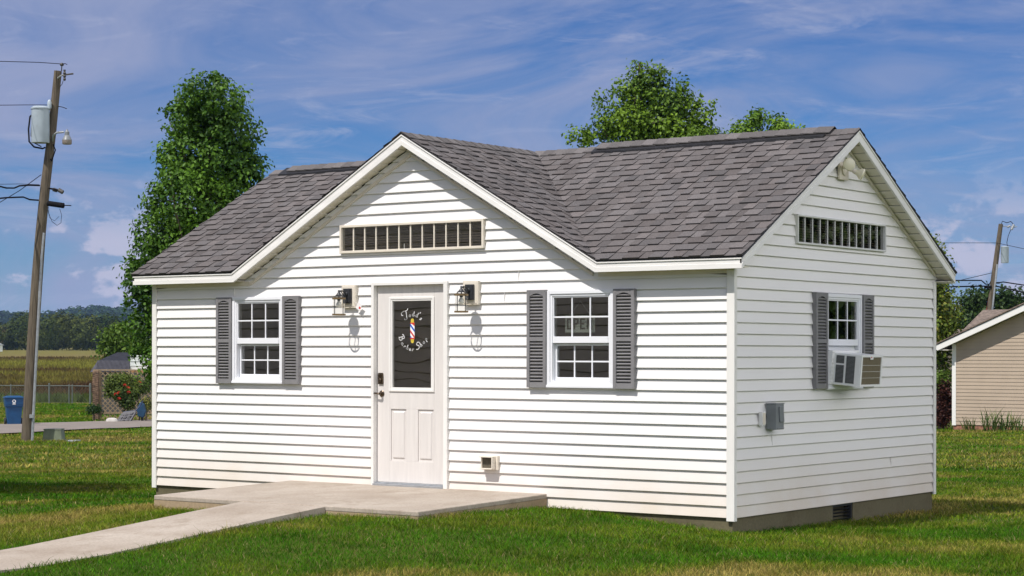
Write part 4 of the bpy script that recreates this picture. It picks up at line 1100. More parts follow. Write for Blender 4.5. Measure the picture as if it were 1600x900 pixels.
# the pear-shaped tree at the left of the shop
tree('pear_tree', 'tall dense dark green tree rising behind the left end of the shop', 'tree', 318, 38,
     [(330, 158, 58, 50), (300, 188, 54, 48), (350, 203, 58, 54), (320, 250, 84, 64), (378, 258, 44, 46), (275, 262, 34, 50), (300, 320, 76, 62), (365, 298, 54, 52), (262, 370, 55, 60), (310, 400, 85, 70),
      (232, 400, 42, 42), (222, 450, 38, 50), (260, 470, 55, 60), (222, 520, 34, 48), (250, 560, 40, 45), (320, 500, 90, 80), (205, 420, 20, 22)],
     2300, 18, .092, (.022, .068, .008), (.125, .25, .022), 31, trunk_r=.14, clump_r=.10, fill=.25, depth=1.0)
tree('maple_tree', 'broad bright green tree rising behind the middle of the shop roof', 'tree', 1010, 62,
     [(998, 112, 15, 30), (1022, 118, 14, 30), (1040, 122, 12, 24), (1008, 150, 44, 44), (1062, 138, 13, 26), (1052, 165, 36, 36), (1040, 200, 52, 40), (985, 195, 46, 44), (1085, 172, 15, 34), (1105, 178, 12, 30), (1100, 205, 24, 26), (968, 142, 12, 28), (940, 160, 12, 36), (950, 200, 26, 34), (915, 215, 22, 24), (1075, 225, 50, 40), (1010, 260, 90, 50), (895, 215, 12, 24), (1120, 215, 14, 16)],
     1900, 12, .13, (.045, .10, .010), (.17, .28, .020), 32, trunk_r=.22, h0=2.5, clump_r=.15, fill=.45)
tree('small_tree', 'small light green tree top just above the right part of the roof', 'tree', 1190, 66,
     [(1182, 188, 22, 30), (1162, 204, 24, 24), (1215, 200, 22, 26), (1238, 208, 20, 16), (1190, 230, 50, 30), (1140, 212, 12, 12), (1128, 222, 12, 10)],
     420, 13, .13, (.05, .12, .010), (.20, .33, .03), 33, trunk_r=.14, h0=2.5, clump_r=.16)
tree('locust_tree', 'yellow-green tree directly behind the right end of the shop', 'tree', 1440, 64,
     [(1440, 420, 45, 50), (1462, 470, 32, 40), (1478, 500, 24, 40), (1450, 520, 40, 50), (1466, 540, 28, 40), (1475, 585, 20, 26), (1455, 375, 9, 12), (1435, 390, 26, 22)],
     1000, 14, .12, (.035, .075, .008), (.17, .23, .025), 34, trunk_r=.14, yellow=.13, clump_r=.19, depth=.8)
# trees behind the beige house
for i, (px_, pts_, lo, hi, lab) in enumerate((
    (1530, [(1515, 480, 22, 26), (1535, 465, 22, 22), (1525, 510, 35, 34), (1500, 505, 18, 24)], (.020, .048, .012), (.055, .095, .018), 'dark green tree behind the beige house, left of its utility pole'),
    (1578, [(1572, 470, 18, 22), (1588, 480, 16, 16), (1580, 500, 26, 26)], (.022, .050, .012), (.060, .10, .018), 'low green tree above the beige house roof, right of the pole'),
    (1618, [(1608, 484, 22, 18), (1622, 478, 22, 22), (1618, 510, 30, 30)], (.025, .055, .012), (.065, .105, .02), 'green tree behind the beige house at the right edge'))):
    tree('yard_tree', lab, 'tree', px_, 100, pts_, 420, 12, .22, lo, hi, 40 + i, trunk_r=.2, h0=2, clump_r=.35, group='trees behind the beige house', limbn=10)
tree('barberry_bush', 'dark purple-red bush beside the corner of the beige house', 'bush', 1474, 60,
     [(1473, 612, 14, 24), (1480, 632, 14, 28), (1466, 640, 12, 26), (1474, 652, 16, 20)], 330, 14, .075, (.025, .014, .010), (.13, .045, .035), 50, trunk_r=.04, h0=.3, clump_r=.10, limbn=12)
tree('green_shrub', 'bright green shrub above the purple-red bush near the beige house', 'shrub', 1468, 60,
     [(1470, 588, 14, 14), (1480, 598, 10, 12), (1462, 600, 12, 16)], 140, 12, .07, (.05, .10, .015), (.15, .24, .03), 51, trunk_r=.04, h0=.4, clump_r=.10, limbn=8)
# bright green shrub tree by the shed
tree('willow_shrub', 'bright green bushy tree behind the garden shed', 'tree', 185, 92,
     [(178, 530, 20, 20), (192, 520, 18, 20), (165, 545, 12, 12), (205, 540, 20, 26), (190, 560, 26, 22)], 500, 13, .17, (.055, .11, .012), (.15, .24, .025), 52, trunk_r=.12, h0=.5, clump_r=.26, limbn=12)
# off-frame: tree whose shadow falls on the left lawn; trees mirrored in the side windows
def plain_tree(label, x, y, R0, zc, seed, lo=GD, hi=GB, n=520, cr=.2, sz=.10, squash=.9):
    z0 = gz(x, y); t = thing('shade_tree', label, 'tree', (x, y, z0)); rr = random.Random(seed); B = []
    for i in range(7):
        a = rr.uniform(0, 6.28); d_ = rr.uniform(.2, .62) * R0; B.append((d_ * math.cos(a), d_ * math.sin(a), zc + rr.uniform(-.45, .45) * R0, R0 * rr.uniform(.5, .66), R0 * rr.uniform(.5, .66), R0 * .55 * squash))
    o, cc = crown_mesh('crown', t, B, n, 14, sz, lo, hi, seed, clump_r=cr, fill=.4)
    limbs(t, .13, zc - R0 * .7, (0, 0, zc + R0 * .3), [tuple(c) for c in cc[:16]], seed)
plain_tree('round tree on the lawn left of the concrete path', -5.3, -2.5, 2.1, 4.1, 61, n=2400, cr=.26, sz=.17)
plain_tree('dark round tree right of the shop', 16.5, 14.5, 3.3, 2.7, 62, lo=(.015, .035, .006), hi=(.05, .09, .015), n=2300, cr=.42, sz=.27)
plain_tree('dark low-branched tree beyond the round tree right of the shop', 14.0, 18.8, 3.4, 3.3, 65, lo=(.015, .035, .006), hi=(.06, .10, .015), n=2200, cr=.42, sz=.27)
plain_tree('dark tree further right of the shop', 20.5, 20.0, 3.8, 3.2, 63, lo=(.015, .035, .006), hi=(.07, .11, .02), n=1700, cr=.40, sz=.20)
plain_tree('big dark tree farthest to the right of the shop', 25.5, 26.0, 4.6, 5.2, 64, lo=(.015, .035, .006), hi=(.07, .11, .02), n=1500, cr=.5, sz=.30)

# distant treeline and wooded hill
def wood(name, label, n, lrange, wf, hf, rf, per, size, lo, hi, seed, m='leaf_far', jit=.28):
    r = np.random.RandomState(seed); Vs, Fs, Cs = [], [], []; off = 0
    for i in range(n):
        l = lrange[0] + (lrange[1] - lrange[0]) * (i + r.rand() * .8) / n; w = wf(r); x, y = lw(l * w, w); z0 = gz(x, y); h = hf(r, l); rx = rf(r) 
        k = per; d = r.normal(0, 1, (k, 3)); d /= np.linalg.norm(d, axis=1)[:, None]; rad = .72 + .35 * r.rand(k)
        c = d * np.array([rx, rx, h * .5]) * rad[:, None]; c[:, 2] *= np.where(c[:, 2] > 0, 1, 1.0)
        lump = 1 + .25 * np.sin(d[:, 0] * 5 + i) * np.cos(d[:, 2] * 6 + i * 2); c *= lump[:, None]
        pos = c + np.array([x, y, z0 + h * .5]); tint = r.rand() * .9 + .05
        base = np.array(lo) * (1 - tint) + np.array(hi) * tint
        if r.rand() < .12: base = base * .5 + np.array([.10, .065, .035]) * .6
        C = base * (.7 + .6 * r.rand(k))[:, None]
        v, f_, cc = leaves(pos, d, size, C, r, .1, .9, jit); Vs.append(v); Fs.append(f_ + off); Cs.append(cc); off += len(v)
    o = np_mesh(name, np.concatenate(Vs), np.concatenate(Fs), np.concatenate(Cs), M[m]); return tag(o, label, 'trees', kind='stuff')
wood('treeline', 'mixed green treeline along the far edge of the meadow', 75, (-.30, -.12), lambda r: 510 + 70 * r.rand(), lambda r, l: 5.5 + 5.5 * r.rand(), lambda r: 2.4 + 3.0 * r.rand(), 900, .66, (.016, .034, .008), (.078, .092, .018), 71)
wood('treeline', 'green trees of the far treeline hidden mostly by the shop and beige house', 60, (-.12, .32), lambda r: 560 + 60 * r.rand(), lambda r, l: 7.5 + 4 * r.rand(), lambda r: 3.5 + 2.5 * r.rand(), 350, .9, (.014, .030, .008), (.055, .075, .020), 72)
# the hill: a ridge sheet, covered with woods
hv = []; hn, hm = 90, 10
for j in range(hm):
    for i in range(hn):
        l = -.42 + .84 * i / (hn - 1); w = 1500 + 1500 * j / (hm - 1); x, y = lw(l * w, w)
        s_ = math.sin(min(1, j / 5) * math.pi / 2); z = 5 + s_ * (31 + 5 * math.sin(i * .35) + 3 * math.sin(i * .9) + 12 * max(0, -l - .2)) 
        hv.append((x, y, z if j else 0))
hf_ = [(j * hn + i, j * hn + i + 1, (j + 1) * hn + i + 1, (j + 1) * hn + i) for j in range(hm - 1) for i in range(hn - 1)]
b = MB(); b.idx(hv, hf_); o = b.build('hills', mat('hill_ground', (.035, .055, .02), .95, .2, .01), smooth=True); tag(o, kind='structure')
def hill_wood():
    r = np.random.RandomState(81); Vs, Fs, Cs = [], [], []; off = 0
    for i in range(900):
        l = -.31 + (.20 if i < 700 else .64) * r.rand(); w = 1500 + 950 * r.rand() ** .8; x, y = lw(l * w, w)
        j = (w - 1500) / 1500 * 9; s_ = math.sin(min(1, j / 5) * math.pi / 2); ii_ = (l + .42) / .84 * 89
        z = 5 + s_ * (31 + 5 * math.sin(ii_ * .35) + 3 * math.sin(ii_ * .9) + 12 * max(0, -l - .2)); R1 = 6 + 6 * r.rand(); h = R1 * 1.1
        k = 110; d = r.normal(0, 1, (k, 3)); d /= np.linalg.norm(d, axis=1)[:, None]; d[:, 2] = np.abs(d[:, 2])
        pos = d * np.array([R1, R1, h]) * (.8 + .3 * r.rand(k))[:, None] + np.array([x, y, z]); C = np.array([.020, .040, .014]) * (.5 + r.rand()) * (.6 + .8 * r.rand(k))[:, None]
        v, f_, cc = leaves(pos, d, 4.2, C, r, .1, .9, .3); Vs.append(v); Fs.append(f_ + off); Cs.append(cc); off += len(v)
    o = np_mesh('hill_wood', np.concatenate(Vs), np.concatenate(Fs), np.concatenate(Cs), M['leaf_far']); tag(o, 'hazy blue-green woods covering the far hill', 'trees', kind='stuff')
hill_wood()

# ================================================================== left background
def local(px, w): x, y = lw((px - 800) / FPX * w, w); return (x, y, gz(x, y))
def tube_obj(name, pts, r_, m, parent, n=6): return MB().tube(pts, r_, n).build(name, m, parent, smooth=True)
K = lambda w: w / FPX
# near utility pole (leans to the right)
w = 46.4; k = K(w); base = local(44, w)
t = thing('utility_pole', 'leaning weathered wooden utility pole at the left with transformer and lamp', 'utility pole', base, YAW)
def P(u, v, d=0): return ((u - 44) * k, d, CAM[2] - (v - 551.95) * k - base[2])
b = MB()
pp = [(-.03, 0, -.3), P(42.5, 690), P(51.5, 530), P(57.5, 440), P(63.2, 365), P(70.5, 291), P(81, 205), P(90, 112)]
b.tube(pp, [.142, .14, .136, .132, .122, .115, .10, .09], 18); b.build('shaft', M['wood_pole'], t, smooth=True)
tube_obj('conduit', [P(52, 690, -.10), P(58, 560, -.09), P(66, 400, -.08), P(69, 365, -.07)], .033, M['galv'], t, 8)
b = MB(); b.box(-.02, .075, -.21, -.10, P(0, 651)[2] - .04, P(0, 651)[2] + .04); o = b.build('conduit_clamp', M['galv'], t); o.location.x = P(52, 651)[0] - .02
b = MB(); cx, cz0 = P(66.5, 226, -.28), None
zt, zb = P(0, 172)[2], P(0, 226)[2]; cxx = P(66.5, 200)[0]
b.lathe([(.205, zb), (.21, zb + .03), (.21, zt - .03), (.225, zt - .03), (.225, zt), (.17, zt + .04), (.0, zt + .055)], (cxx, -.24, 0), 26); xf = b.build('transformer', M['xfmr'], t, smooth=True)
for zz in (.72, .42):
    b = MB(); z = zb + (zt - zb) * zz; b.tube([(cxx - .03, -.39, z), (cxx - .03, -.44, z + .02), (cxx - .03, -.44, z + .05)], .012, 6); b.tube([(cxx + .05, -.38, z - .02), (cxx + .05, -.43, z - .0)], .01, 6)
    b.build('lug', M['galv'], xf)
b = MB(); q = P(79, 165, -.15); b.lathe([(.045, -.10), (.05, -.07), (.05, .05), (.03, .09), (.012, .11)], q, 12); b.build('arrester', M['xfmr'], t, smooth=True)
tube_obj('jumper_cable', [P(53, 182, -.2), P(50, 185, -.22), P(48, 205, -.24), P(49, 224, -.24), P(56, 232, -.2), P(68, 234, -.12), P(72, 232, -.1)], .022, M['cable'], t)
tube_obj('jumper_cable', [P(53, 186, -.2), P(52, 215, -.24), P(57, 226, -.2), P(66, 231, -.12)], .014, M['cable'], t)
tube_obj('jumper_cable', [P(84, 227, -.1), P(88, 236, -.12), P(82, 254, -.12), P(80, 250, -.1)], .016, M['cable'], t)
b = MB(); b.tube([P(83, 222, -.08), P(86, 214, -.2), P(92, 210, -.25), P(103, 209, -.25)], .025, 8); arm = b.build('lamp_arm', M['galv'], t, smooth=True)
q = P(108, 225, -.25); b = MB(); b.lathe([(.02, .30), (.03, .27), (.055, .24), (.055, .16), (.07, .15), (.11, .06), (.115, .05)], q, 18); b.build('lamp_housing', M['grey_box'], t, smooth=True)
b = MB(); b.lathe([(.112, .05), (.112, -.03), (.10, -.05), (.02, -.055)], q, 18); b.build('lamp_shade', mat('prismatic_plastic', (.26, .22, .19), .4, .1, 8), t, smooth=True)
# top hardware
b = MB(); b.tube([P(91, 124, -.09), P(96, 121, -.14), P(101, 119, -.15)], .018, 6); b.build('bracket', M['galv'], t)
b = MB(); b.lathe([(.02, -.16), (.035, -.12), (.022, -.09), (.04, -.05), (.022, -.02), (.04, .02), (.022, .05), (.03, .1)], P(102.5, 118, -.15), 10); b.build('fuse_cutout', M['ac_dark'], t, smooth=True)
b = MB(); b.tube([P(95.5, 112), P(96, 104), P(96, 101)], .014, 6); b.lathe([(.035, 0), (.05, .03), (.03, .07)], P(96, 104), 10); b.build('insulator', M['ac_dark'], t, smooth=True)
tube_obj('jumper_cable', [P(96, 101, -.02), P(103, 101.5, -.1), P(106, 103, -.12)], .009, M['cable'], t)
tube_obj('jumper_cable', [P(105, 119, -.15), P(112, 118.5, -.2), P(117, 118, -.2)], .02, M['ac_dark'], t)
tube_obj('jumper_cable', [P(100, 128, -.12), P(98, 134, -.12), P(94, 138, -.1)], .008, M['cable'], t)
tube_obj('jumper_cable', [P(89, 167, 0), P(98, 169, -.1), P(106, 172, -.15)], .009, M['cable'], t)
tube_obj('spacer_arm', [P(78, 296, -.12), P(88, 298, -.25), P(92, 299, -.25), P(100, 302, -.25)], .022, M['cable'], t)
b = MB(); b.tube([P(86, 298, -.2), P(92, 300, -.22)], .045, 8); b.tube([P(95, 299, -.25), P(102, 303, -.27)], .05, 8); b.build('clamp', M['ac_dark'], t)
b = MB(); b.tube([P(76, 319.5, -.2), P(78, 319.8, -.2), P(103, 323.5, -.25), P(104, 323.5, -.25)], [.04, .065, .065, .04], 12); b.build('splice_case', M['cable'], t, smooth=True)
tube_obj('cable_stub', [P(104, 323, -.25), P(115, 323.5, -.27)], .012, M['cable'], t)
tube_obj('cable_loop', [P(79, 325, -.2), P(79, 335, -.2), P(84, 348, -.2), P(92, 354, -.2), P(98, 350, -.2), P(99, 338, -.2), P(96, 328, -.2)], .006, M['cable'], t)
tube_obj('cable_loop', [P(77, 326, -.2), P(80, 342, -.2), P(88, 347, -.2), P(95, 340, -.2)], .005, M['cable'], t)
def line(label, pts_px, r_, grp='wires on the left utility pole'):
    pts = []
    for (u, v, ww) in pts_px: pts.append(at(u, v, ww))
    o = MB().tube(pts, r_, 5).build('power_line', M['cable'], smooth=True); tag(o, label, 'wire', grp)
line('top wire of the left utility pole running out to the left', [(96, 101, 46.4), (60, 98.5, 46.0), (0, 97, 45), (-300, 90, 42)], .009)
line('thin wire reaching the transformer top of the left pole', [(84, 165, 46.4), (40, 165, 46), (0, 165.5, 45), (-300, 168, 42)], .008)
line('upper thick black cable left of the near pole, sagging slightly', [(62, 291, 46.3), (45, 290.5, 46.2), (30, 291.5, 46), (22, 295, 46), (10, 295, 46), (-6, 291, 45.6), (-300, 284, 42)], .020)
line('lower thick black cable left of the near pole', [(60, 314, 46.3), (46, 313, 46.2), (36, 309, 46), (10, 310, 45.8), (0, 311, 45.6), (-300, 318, 42)], .020)
line('slanted guy wire left of the near pole', [(64, 274, 46.4), (30, 299, 46.2), (0, 317, 46), (-160, 420, 45)], .009)
line('thin messenger wire just above the upper black cable', [(61, 289.5, 46.3), (30, 288.5, 46.1), (0, 289, 45.6), (-300, 281, 42)], .006)

# recycling bin
w = 67; base = local(21.5, w); k = K(w)
t = thing('recycling_bin', 'blue wheeled recycling bin at the road edge by the leaning pole', 'bin', base, YAW + .35)
W_, H_, D_ = .60, 1.02, .60
b = MB()
def frustum(mbx, z0, a0, c0, z1, a1, c1):
    vs = [(-a0, -c0, z0), (a0, -c0, z0), (a0, c0, z0), (-a0, c0, z0), (-a1, -c1, z1), (a1, -c1, z1), (a1, c1, z1), (-a1, c1, z1)]
    mbx.idx(vs, [(3, 2, 1, 0), (4, 5, 6, 7), (0, 1, 5, 4), (1, 2, 6, 5), (2, 3, 7, 6), (3, 0, 4, 7)])
frustum(b, .03, .215, .23, .62, .26, .28); frustum(b, .6205, .275, .295, .70, .30, .32); frustum(b, .7005, .30, .32, .93, .315, .335)
b.build('body', M['bin'], t, bevel=.02)
b = MB(); frustum(b, .932, .335, .36, .975, .33, .36); frustum(b, .9755, .29, .32, 1.01, .22, .25); b.tube([(-.25, .38, .93), (.25, .38, .93)], .02, 8); b.build('lid', M['bin'], t, bevel=.01)
for sx in (-1,): 
    b = MB(); b.lathe([(.02, -.03), (.12, -.03), (.13, -.015), (.13, .015), (.12, .03), (.02, .03)], (-.275, .10, .13), 18, (1, 0, 0)); b.build('wheel', M['rubber'], t, smooth=True)
b = MB(); b.lathe([(.02, -.03), (.12, -.03), (.13, -.015), (.13, .015), (.12, .03), (.02, .03)], (.275, .10, .13), 18, (1, 0, 0)); b.build('wheel', M['rubber'], t, smooth=True)
b = MB()
for i in range(5):
    a = math.pi / 2 + i * 2 * math.pi / 5; b.obox((.0 + .045 * math.cos(a) - .02, -.336, .83 + .045 * math.sin(a)), (.028 * math.sin(a), 0, -.028 * math.cos(a)), (0, .004, 0), (.013 * math.cos(a), 0, .013 * math.sin(a)))
b.box(-.075, .035, -.334, -.328, .725, .745); b.box(-.065, .025, -.335, -.329, .75, .762)
b.build('emblem', M['white_print'], t)

# green utility pedestal and little valve cover
w = 46.8; base = local(84.5, w)
t = thing('utility_pedestal', 'squat green-grey utility box in the grass beside the leaning pole', 'utility box', base, YAW)
b = MB(); frustum(b, -.05, .24, .20, .26, .205, .17); b.build('cabinet', M['util_green'], t, bevel=.012)
b = MB(); b.box(-.215, .215, -.18, .18, .2605, .285); b.build('lid', M['util_green'], t, bevel=.01)
b = MB(); b.box(-.26, .27, -.23, .22, -.06, .03); b.build('base', M['util_green'], t, bevel=.01)
w = 45.5; base = local(115, w); b = MB(); b.box(-.13, .13, -.2, .2, -.03, .035); o = b.build('valve_cover', M['galv'], bevel=.01, loc=base, rot=YAW); tag(o, 'small flat grey cover in the grass right of the green utility box', 'cover')

# chain link fence
w = 108; base = local(77, w); k = K(w)
t = thing('chain_link_fence', 'grey chain link fence with posts between the lawn and the meadow', 'fence', base, YAW)
x0, x1 = (-200 - 77) * k, (143 - 77) * k
def fz(xx): x, y = base[0] + RT[0] * xx, base[1] + RT[1] * xx; return gz(x, y) - base[2]
for (px_, r_) in ((-180, .035), (-100, .035), (-40, .035), (17, .035), (77, .05), (108, .035), (113, .035), (141, .06)):
    xx = (px_ - 77) * k; z = fz(xx); h_ = 1.10 if r_ > .04 else 1.02
    b = MB(); b.tube([(xx, 0, z - .2), (xx, 0, z + h_)], r_, 8); b.lathe([(r_ * 1.15, 0), (r_ * .8, .04), (.005, .06)], (xx, 0, z + h_), 8); b.build('post', M['chain'], t, smooth=True)
xs_ = np.linspace(x0, x1, 30); tube_obj('rail', [(x_, 0, fz(x_) + 1.0) for x_ in xs_], .028, M['chain'], t)
b = MB(); st_ = .16; xx = x0
while xx < x1:
    for s in (-1, 1):
        a = xx; c = xx + s * .98
        if min(a, c) < x0 or max(a, c) > x1: continue
        b.obox(((a + c) / 2, .02, fz((a + c) / 2) + .50), ((c - a) / 2, 0, .49), (0, .002, 0), (.003, 0, -.003 * s))
    xx += st_
b.build('chain_link_mesh', M['chain'], t)

# garden shed with gambrel metal roof (seen above the lattice)
w = 84; k = K(w); base = local(182, w)
t = thing('garden_shed', 'garden shed with dark grey gambrel metal roof and white and tan walls', 'shed', base, YAW + .12)
sx0, sx1 = (142 - 182) * k, (250 - 182) * k; zt = lambda v: CAM[2] - (v - 551.95) * k - base[2]
b = MB(); b.box(sx0 + .12, sx1 - .1, 0.1, 3.2, -.2, zt(580)); b.build('wall', M['tan_wood'], t)
b = MB(); b.box(sx0 + .45, sx1 - .1, .02, .09, -.2, zt(583)); b.build('dark_panel', M['ac_dark'], t)  # dark panel covering most of the shed's front wall behind the lattice
b = MB()
e0, e1, e2 = zt(582), zt(565), zt(551.5); ya, yb, yc = -.12, .55, 1.65
L0, L1 = sx0, (202 - 182) * k
lx1 = L0 + .25
b.idx([(L0, ya, e0), (L1, ya, e0), (L1, yb, e1), (lx1, yb, e1)], [(0, 1, 2, 3)])
b.idx([(L0, ya, e0), (lx1, yb, e1), (lx1 + .1, 2 * yc - yb, e1), (L0, 2 * yc - ya, e0)], [(0, 1, 2, 3)])
for i in range(26):
    x_ = L0 + .25 + (L1 - L0 - .3) * i / 25; b.obox((x_, (ya + yb) / 2 - .01, (e0 + e1) / 2 + .015), (.012, 0, 0), (0, (yb - ya) / 2, (e1 - e0) / 2), (0, -.008, .01))
b.build('lower_roof', mat('ribbed_metal_roof', (.085, .085, .10), .9, .1, 5, spec=.1), t)
b = MB(); u0 = lx1 + .75
b.idx([(lx1, yb, e1 + .003), (L1, yb, e1 + .003), (L1, yc, e2), (u0, yc, e2)], [(0, 1, 2, 3)]); b.idx([(lx1, yb, e1 + .003), (u0, yc, e2), (lx1 + .1, 2 * yc - yb, e1)], [(0, 1, 2)])
b.idx([(lx1, 2 * yc - yb, e1), (L1, 2 * yc - yb, e1), (L1, yc, e2), (u0, yc, e2)], [(0, 1, 2, 3)])
b.build('upper_roof', M['metal_roof'], t)
b = MB(); b.box(L1 + .01, sx1 + 2.0, .3, 3.0, -.2, zt(556)); b.build('white_wall', M['white_wall'], t)
b = MB()
for i in range(12): b.box(L1 + .005, sx1 + 2.01, .28, .299, .3 + i * .2, .312 + i * .2)
b.build('wall_board', M['white_wall'], t)

# lattice screen with woven pillar
w = 75; k = K(w); base = local(190, w); zt = lambda v: CAM[2] - (v - 551.95) * k - base[2]
t = thing('lattice_screen', 'garden lattice screen with a brown woven pillar at its left end', 'lattice', base, YAW)
lx0, lx1_ = (146 - 190) * k, (258 - 190) * k; hh = zt(580)
b = MB(); px_1 = (155 - 190) * k
b.box(lx0, px_1, -.12, .12, -.1, hh)
for i in range(22):
    z = .05 + i * (hh - .1) / 22
    for j in range(2): b.box(lx0 - .012 + j * .12, lx0 + .09 + j * .12, -.135, -.1205, z + (j * .03), z + .045 + j * .03)
b.build('pillar', M['lattice_dark'], t, bevel=.006)
b = MB()
for (xx) in (px_1 + .03, (202 - 190) * k, lx1_): b.box(xx - .03, xx + .03, -.03, .03, -.1, hh)
b.box(lx0, lx1_, -.035, .035, hh, hh + .05); b.box(px_1 + .06, lx1_, -.03, .03, .28, .33); b.build('frame', M['lattice'], t)
b = MB(); st_ = .19; xx = px_1 + .06 - hh
while xx < lx1_:
    for s in (1, -1):
        # diagonal strip clipped to the panel
        pts = []
        z0, z1 = .0, hh; xa, xb = (xx, xx + hh) if s > 0 else (xx + hh, xx)
        lo_, hi_ = px_1 + .06, lx1_ - .03
        t0, t1 = 0, 1
        for bound, sg in ((lo_, 1), (hi_, -1)):
            fa, fb = (xa - bound) * sg, (xb - bound) * sg
            if fa < 0 and fb < 0: t0 = 2
            elif fa < 0: t0 = max(t0, fa / (fa - fb))
            elif fb < 0: t1 = min(t1, fa / (fa - fb))
        if t0 < t1:
            A = Vector((xa + (xb - xa) * t0, .008 * s, z0 + hh * t0)); Bv = Vector((xa + (xb - xa) * t1, .008 * s, z0 + hh * t1)); dd = (Bv - A)
            if dd.length > .05: b.obox((A + Bv) / 2, dd / 2, (0, .004, 0), Vector((-dd.z, 0, dd.x)).normalized() * .017)
    xx += st_
b.build('lattice_panel', M['lattice'], t)
# climbing rose, plants
def bush(name, label, cat, px, w, blobs, n, per, size, lo, hi, seed, grp=None, **kw): return tree(name, label, cat, px, w, blobs, n, per, size, lo, hi, seed, trunk_r=.03, h0=.25, clump_r=.09, limbn=10, group=grp, **kw)
rb = bush('rose_bush', 'rose bush with red flowers growing up the garden lattice', 'rose bush', 195, 73.5,
     [(178, 600, 16, 16), (195, 596, 18, 14), (190, 615, 20, 16), (200, 630, 14, 14), (208, 612, 14, 16), (170, 612, 10, 14)], 560, 13, .085, (.04, .075, .012), (.14, .19, .03), 91)
rv = MB(); r_ = random.Random(4)
bl = []
for (u, v) in ((187, 610), (182, 614), (186, 615), (192.5, 614), (200, 607), (201, 614), (204, 613), (181, 617), (212, 618), (213, 623), (209, 632), (218, 598), (186, 624), (190, 606), (195, 603)):
    if r_.random() < .3: continue
    q = at(u, v, 72.9); o = MB()
    for ring in range(3):
        for j in range(5):
            a = j * 1.257 + ring * .6; rr_ = .02 + ring * .022; tilt = .5 + ring * .25
            c = Vector((math.cos(a) * rr_, math.sin(a) * rr_, .03 - ring * .01)); tx_ = Vector((-math.sin(a), math.cos(a), 0)) * .022; nx = Vector((math.cos(a) * .5, math.sin(a) * .5, .8)).normalized() * .025
            o.face([c - tx_, c + tx_, c + tx_ * 1.2 + nx, c - tx_ * 1.2 + nx])
    ob = o.build('rose', M['red'], rb); 
    M_w = Matrix.Translation(rb.location) @ Matrix.Rotation(YAW, 4, 'Z'); loc = M_w.inverted() @ q; ob.location = loc; ob.rotation_euler = (R(60), 0, r_.uniform(-.5, .5)); ob.scale = (.85, .85, .85)
bush('hosta_plant', 'low dark green plant at the foot of the woven pillar', 'plant', 147, 73.5, [(146, 640, 11, 7), (140, 641, 6, 5), (153, 641, 6, 6)], 90, 12, .07, (.02, .05, .012), (.06, .12, .025), 92)
bush('yellow_flower_plant', 'yellow flowering plant at the right end of the lattice', 'plant', 229, 73, [(230, 628, 7, 14), (224, 636, 8, 10), (236, 636, 8, 12)], 110, 12, .06, (.06, .09, .02), (.22, .24, .05), 93, yellow=.35)
bush('vine', 'green climbing plant on the right half of the lattice', 'plant', 218, 74, [(214, 600, 8, 12), (225, 606, 9, 14), (234, 600, 8, 16)], 130, 12, .07, (.04, .08, .015), (.13, .20, .03), 94)
w = 71.8; b = MB(); base = local(175, w)
b.lathe([(.02, .17), (.10, .165), (.17, .13), (.20, .06), (.20, -.03)], (0, 0, 0), 14); o = b.build('white_rock', M['stone'], smooth=True, loc=base, rot=YAW); o.scale = (1.15, .8, 1.0); tag(o, 'low white rock lying in front of the lattice', 'rock')
# hand truck / crate leaning by the roses
base = local(196, 72); t = thing('plastic_crate', 'dark slatted plastic crate tipped against the rose bush', 'crate', base, YAW)
b = MB(); ux = Vector((.24, 0, .03)); uy = Vector((.10, .08, .19)); c0 = Vector((0, 0, .17))
for i in range(4):
    tt = -1 + i * 2 / 3; b.obox(c0 + uy * tt, ux, (0, .02, 0), uy * .10)
    b.obox(c0 + ux * tt, ux * .07, (0, .021, 0), uy * 1.1)
b.obox(c0 + Vector((.26, .05, .02)), (.02, 0, 0), (0, .14, 0), uy * 1.0); b.obox(c0 + Vector((.02, .14, .05)), ux * .95, (0, .02, .0), uy * .95)
b.build('slats', mat('crate_grey', (.10, .10, .11), .6, .1, 6), t)
b = MB(); b.obox(c0 + Vector((.03, .17, .06)), ux * 1.0, (0, .008, .0), uy * 1.0); b.tube([c0 + Vector((.22, .1, .1)), c0 + Vector((.5, .15, .42)), c0 + Vector((.62, .15, .62))], .025, 6); b.build('back', M['plum'], t)
base = local(221, 72.6); t = thing('wheelbarrow', 'blue wheelbarrow tipped up against the lattice', 'wheelbarrow', base, YAW)
b = MB(); b.prism([(-.16, .28), (.10, .20), (.22, .50), (.14, .86), (-.04, .96), (-.20, .62)], -.10, .12, lambda u, z, d: (u, d + .3 * 0, z)); b.build('tray', M['tarp'], t, bevel=.04); t.scale = (.8, .8, .78)
b = MB(); b.tube([(.16, .1, .02), (.14, .12, .5), (.06, .1, .98)], .018, 6); b.tube([(-.12, .1, .02), (-.14, .12, .5), (-.02, .1, .98)], .018, 6); b.build('handle', M['cable'], t)
b = MB(); b.lathe([(.03, -.04), (.15, -.04), (.16, 0), (.15, .04), (.03, .04)], (.02, .14, .17), 16, (1, 0, 0)); b.build('wheel', M['rubber'], t, smooth=True)
# far white farm building at the field edge
base = local(0, 470); t = thing('farm_building', 'tiny white farm building far across the meadow at the left edge', 'building', base, YAW + .3)
b = MB(); b.box(-4.5, .6, 0, 6, -.5, 1.5); b.build('wall', M['white_wall'], t)
b = MB(); b.prism([(-5, 1.5), (1.0, 1.5), (-2, 3.2)], -.4, 6.4, lambda u, z, d: (u, d, z)); b.build('roof', M['galv'], t)

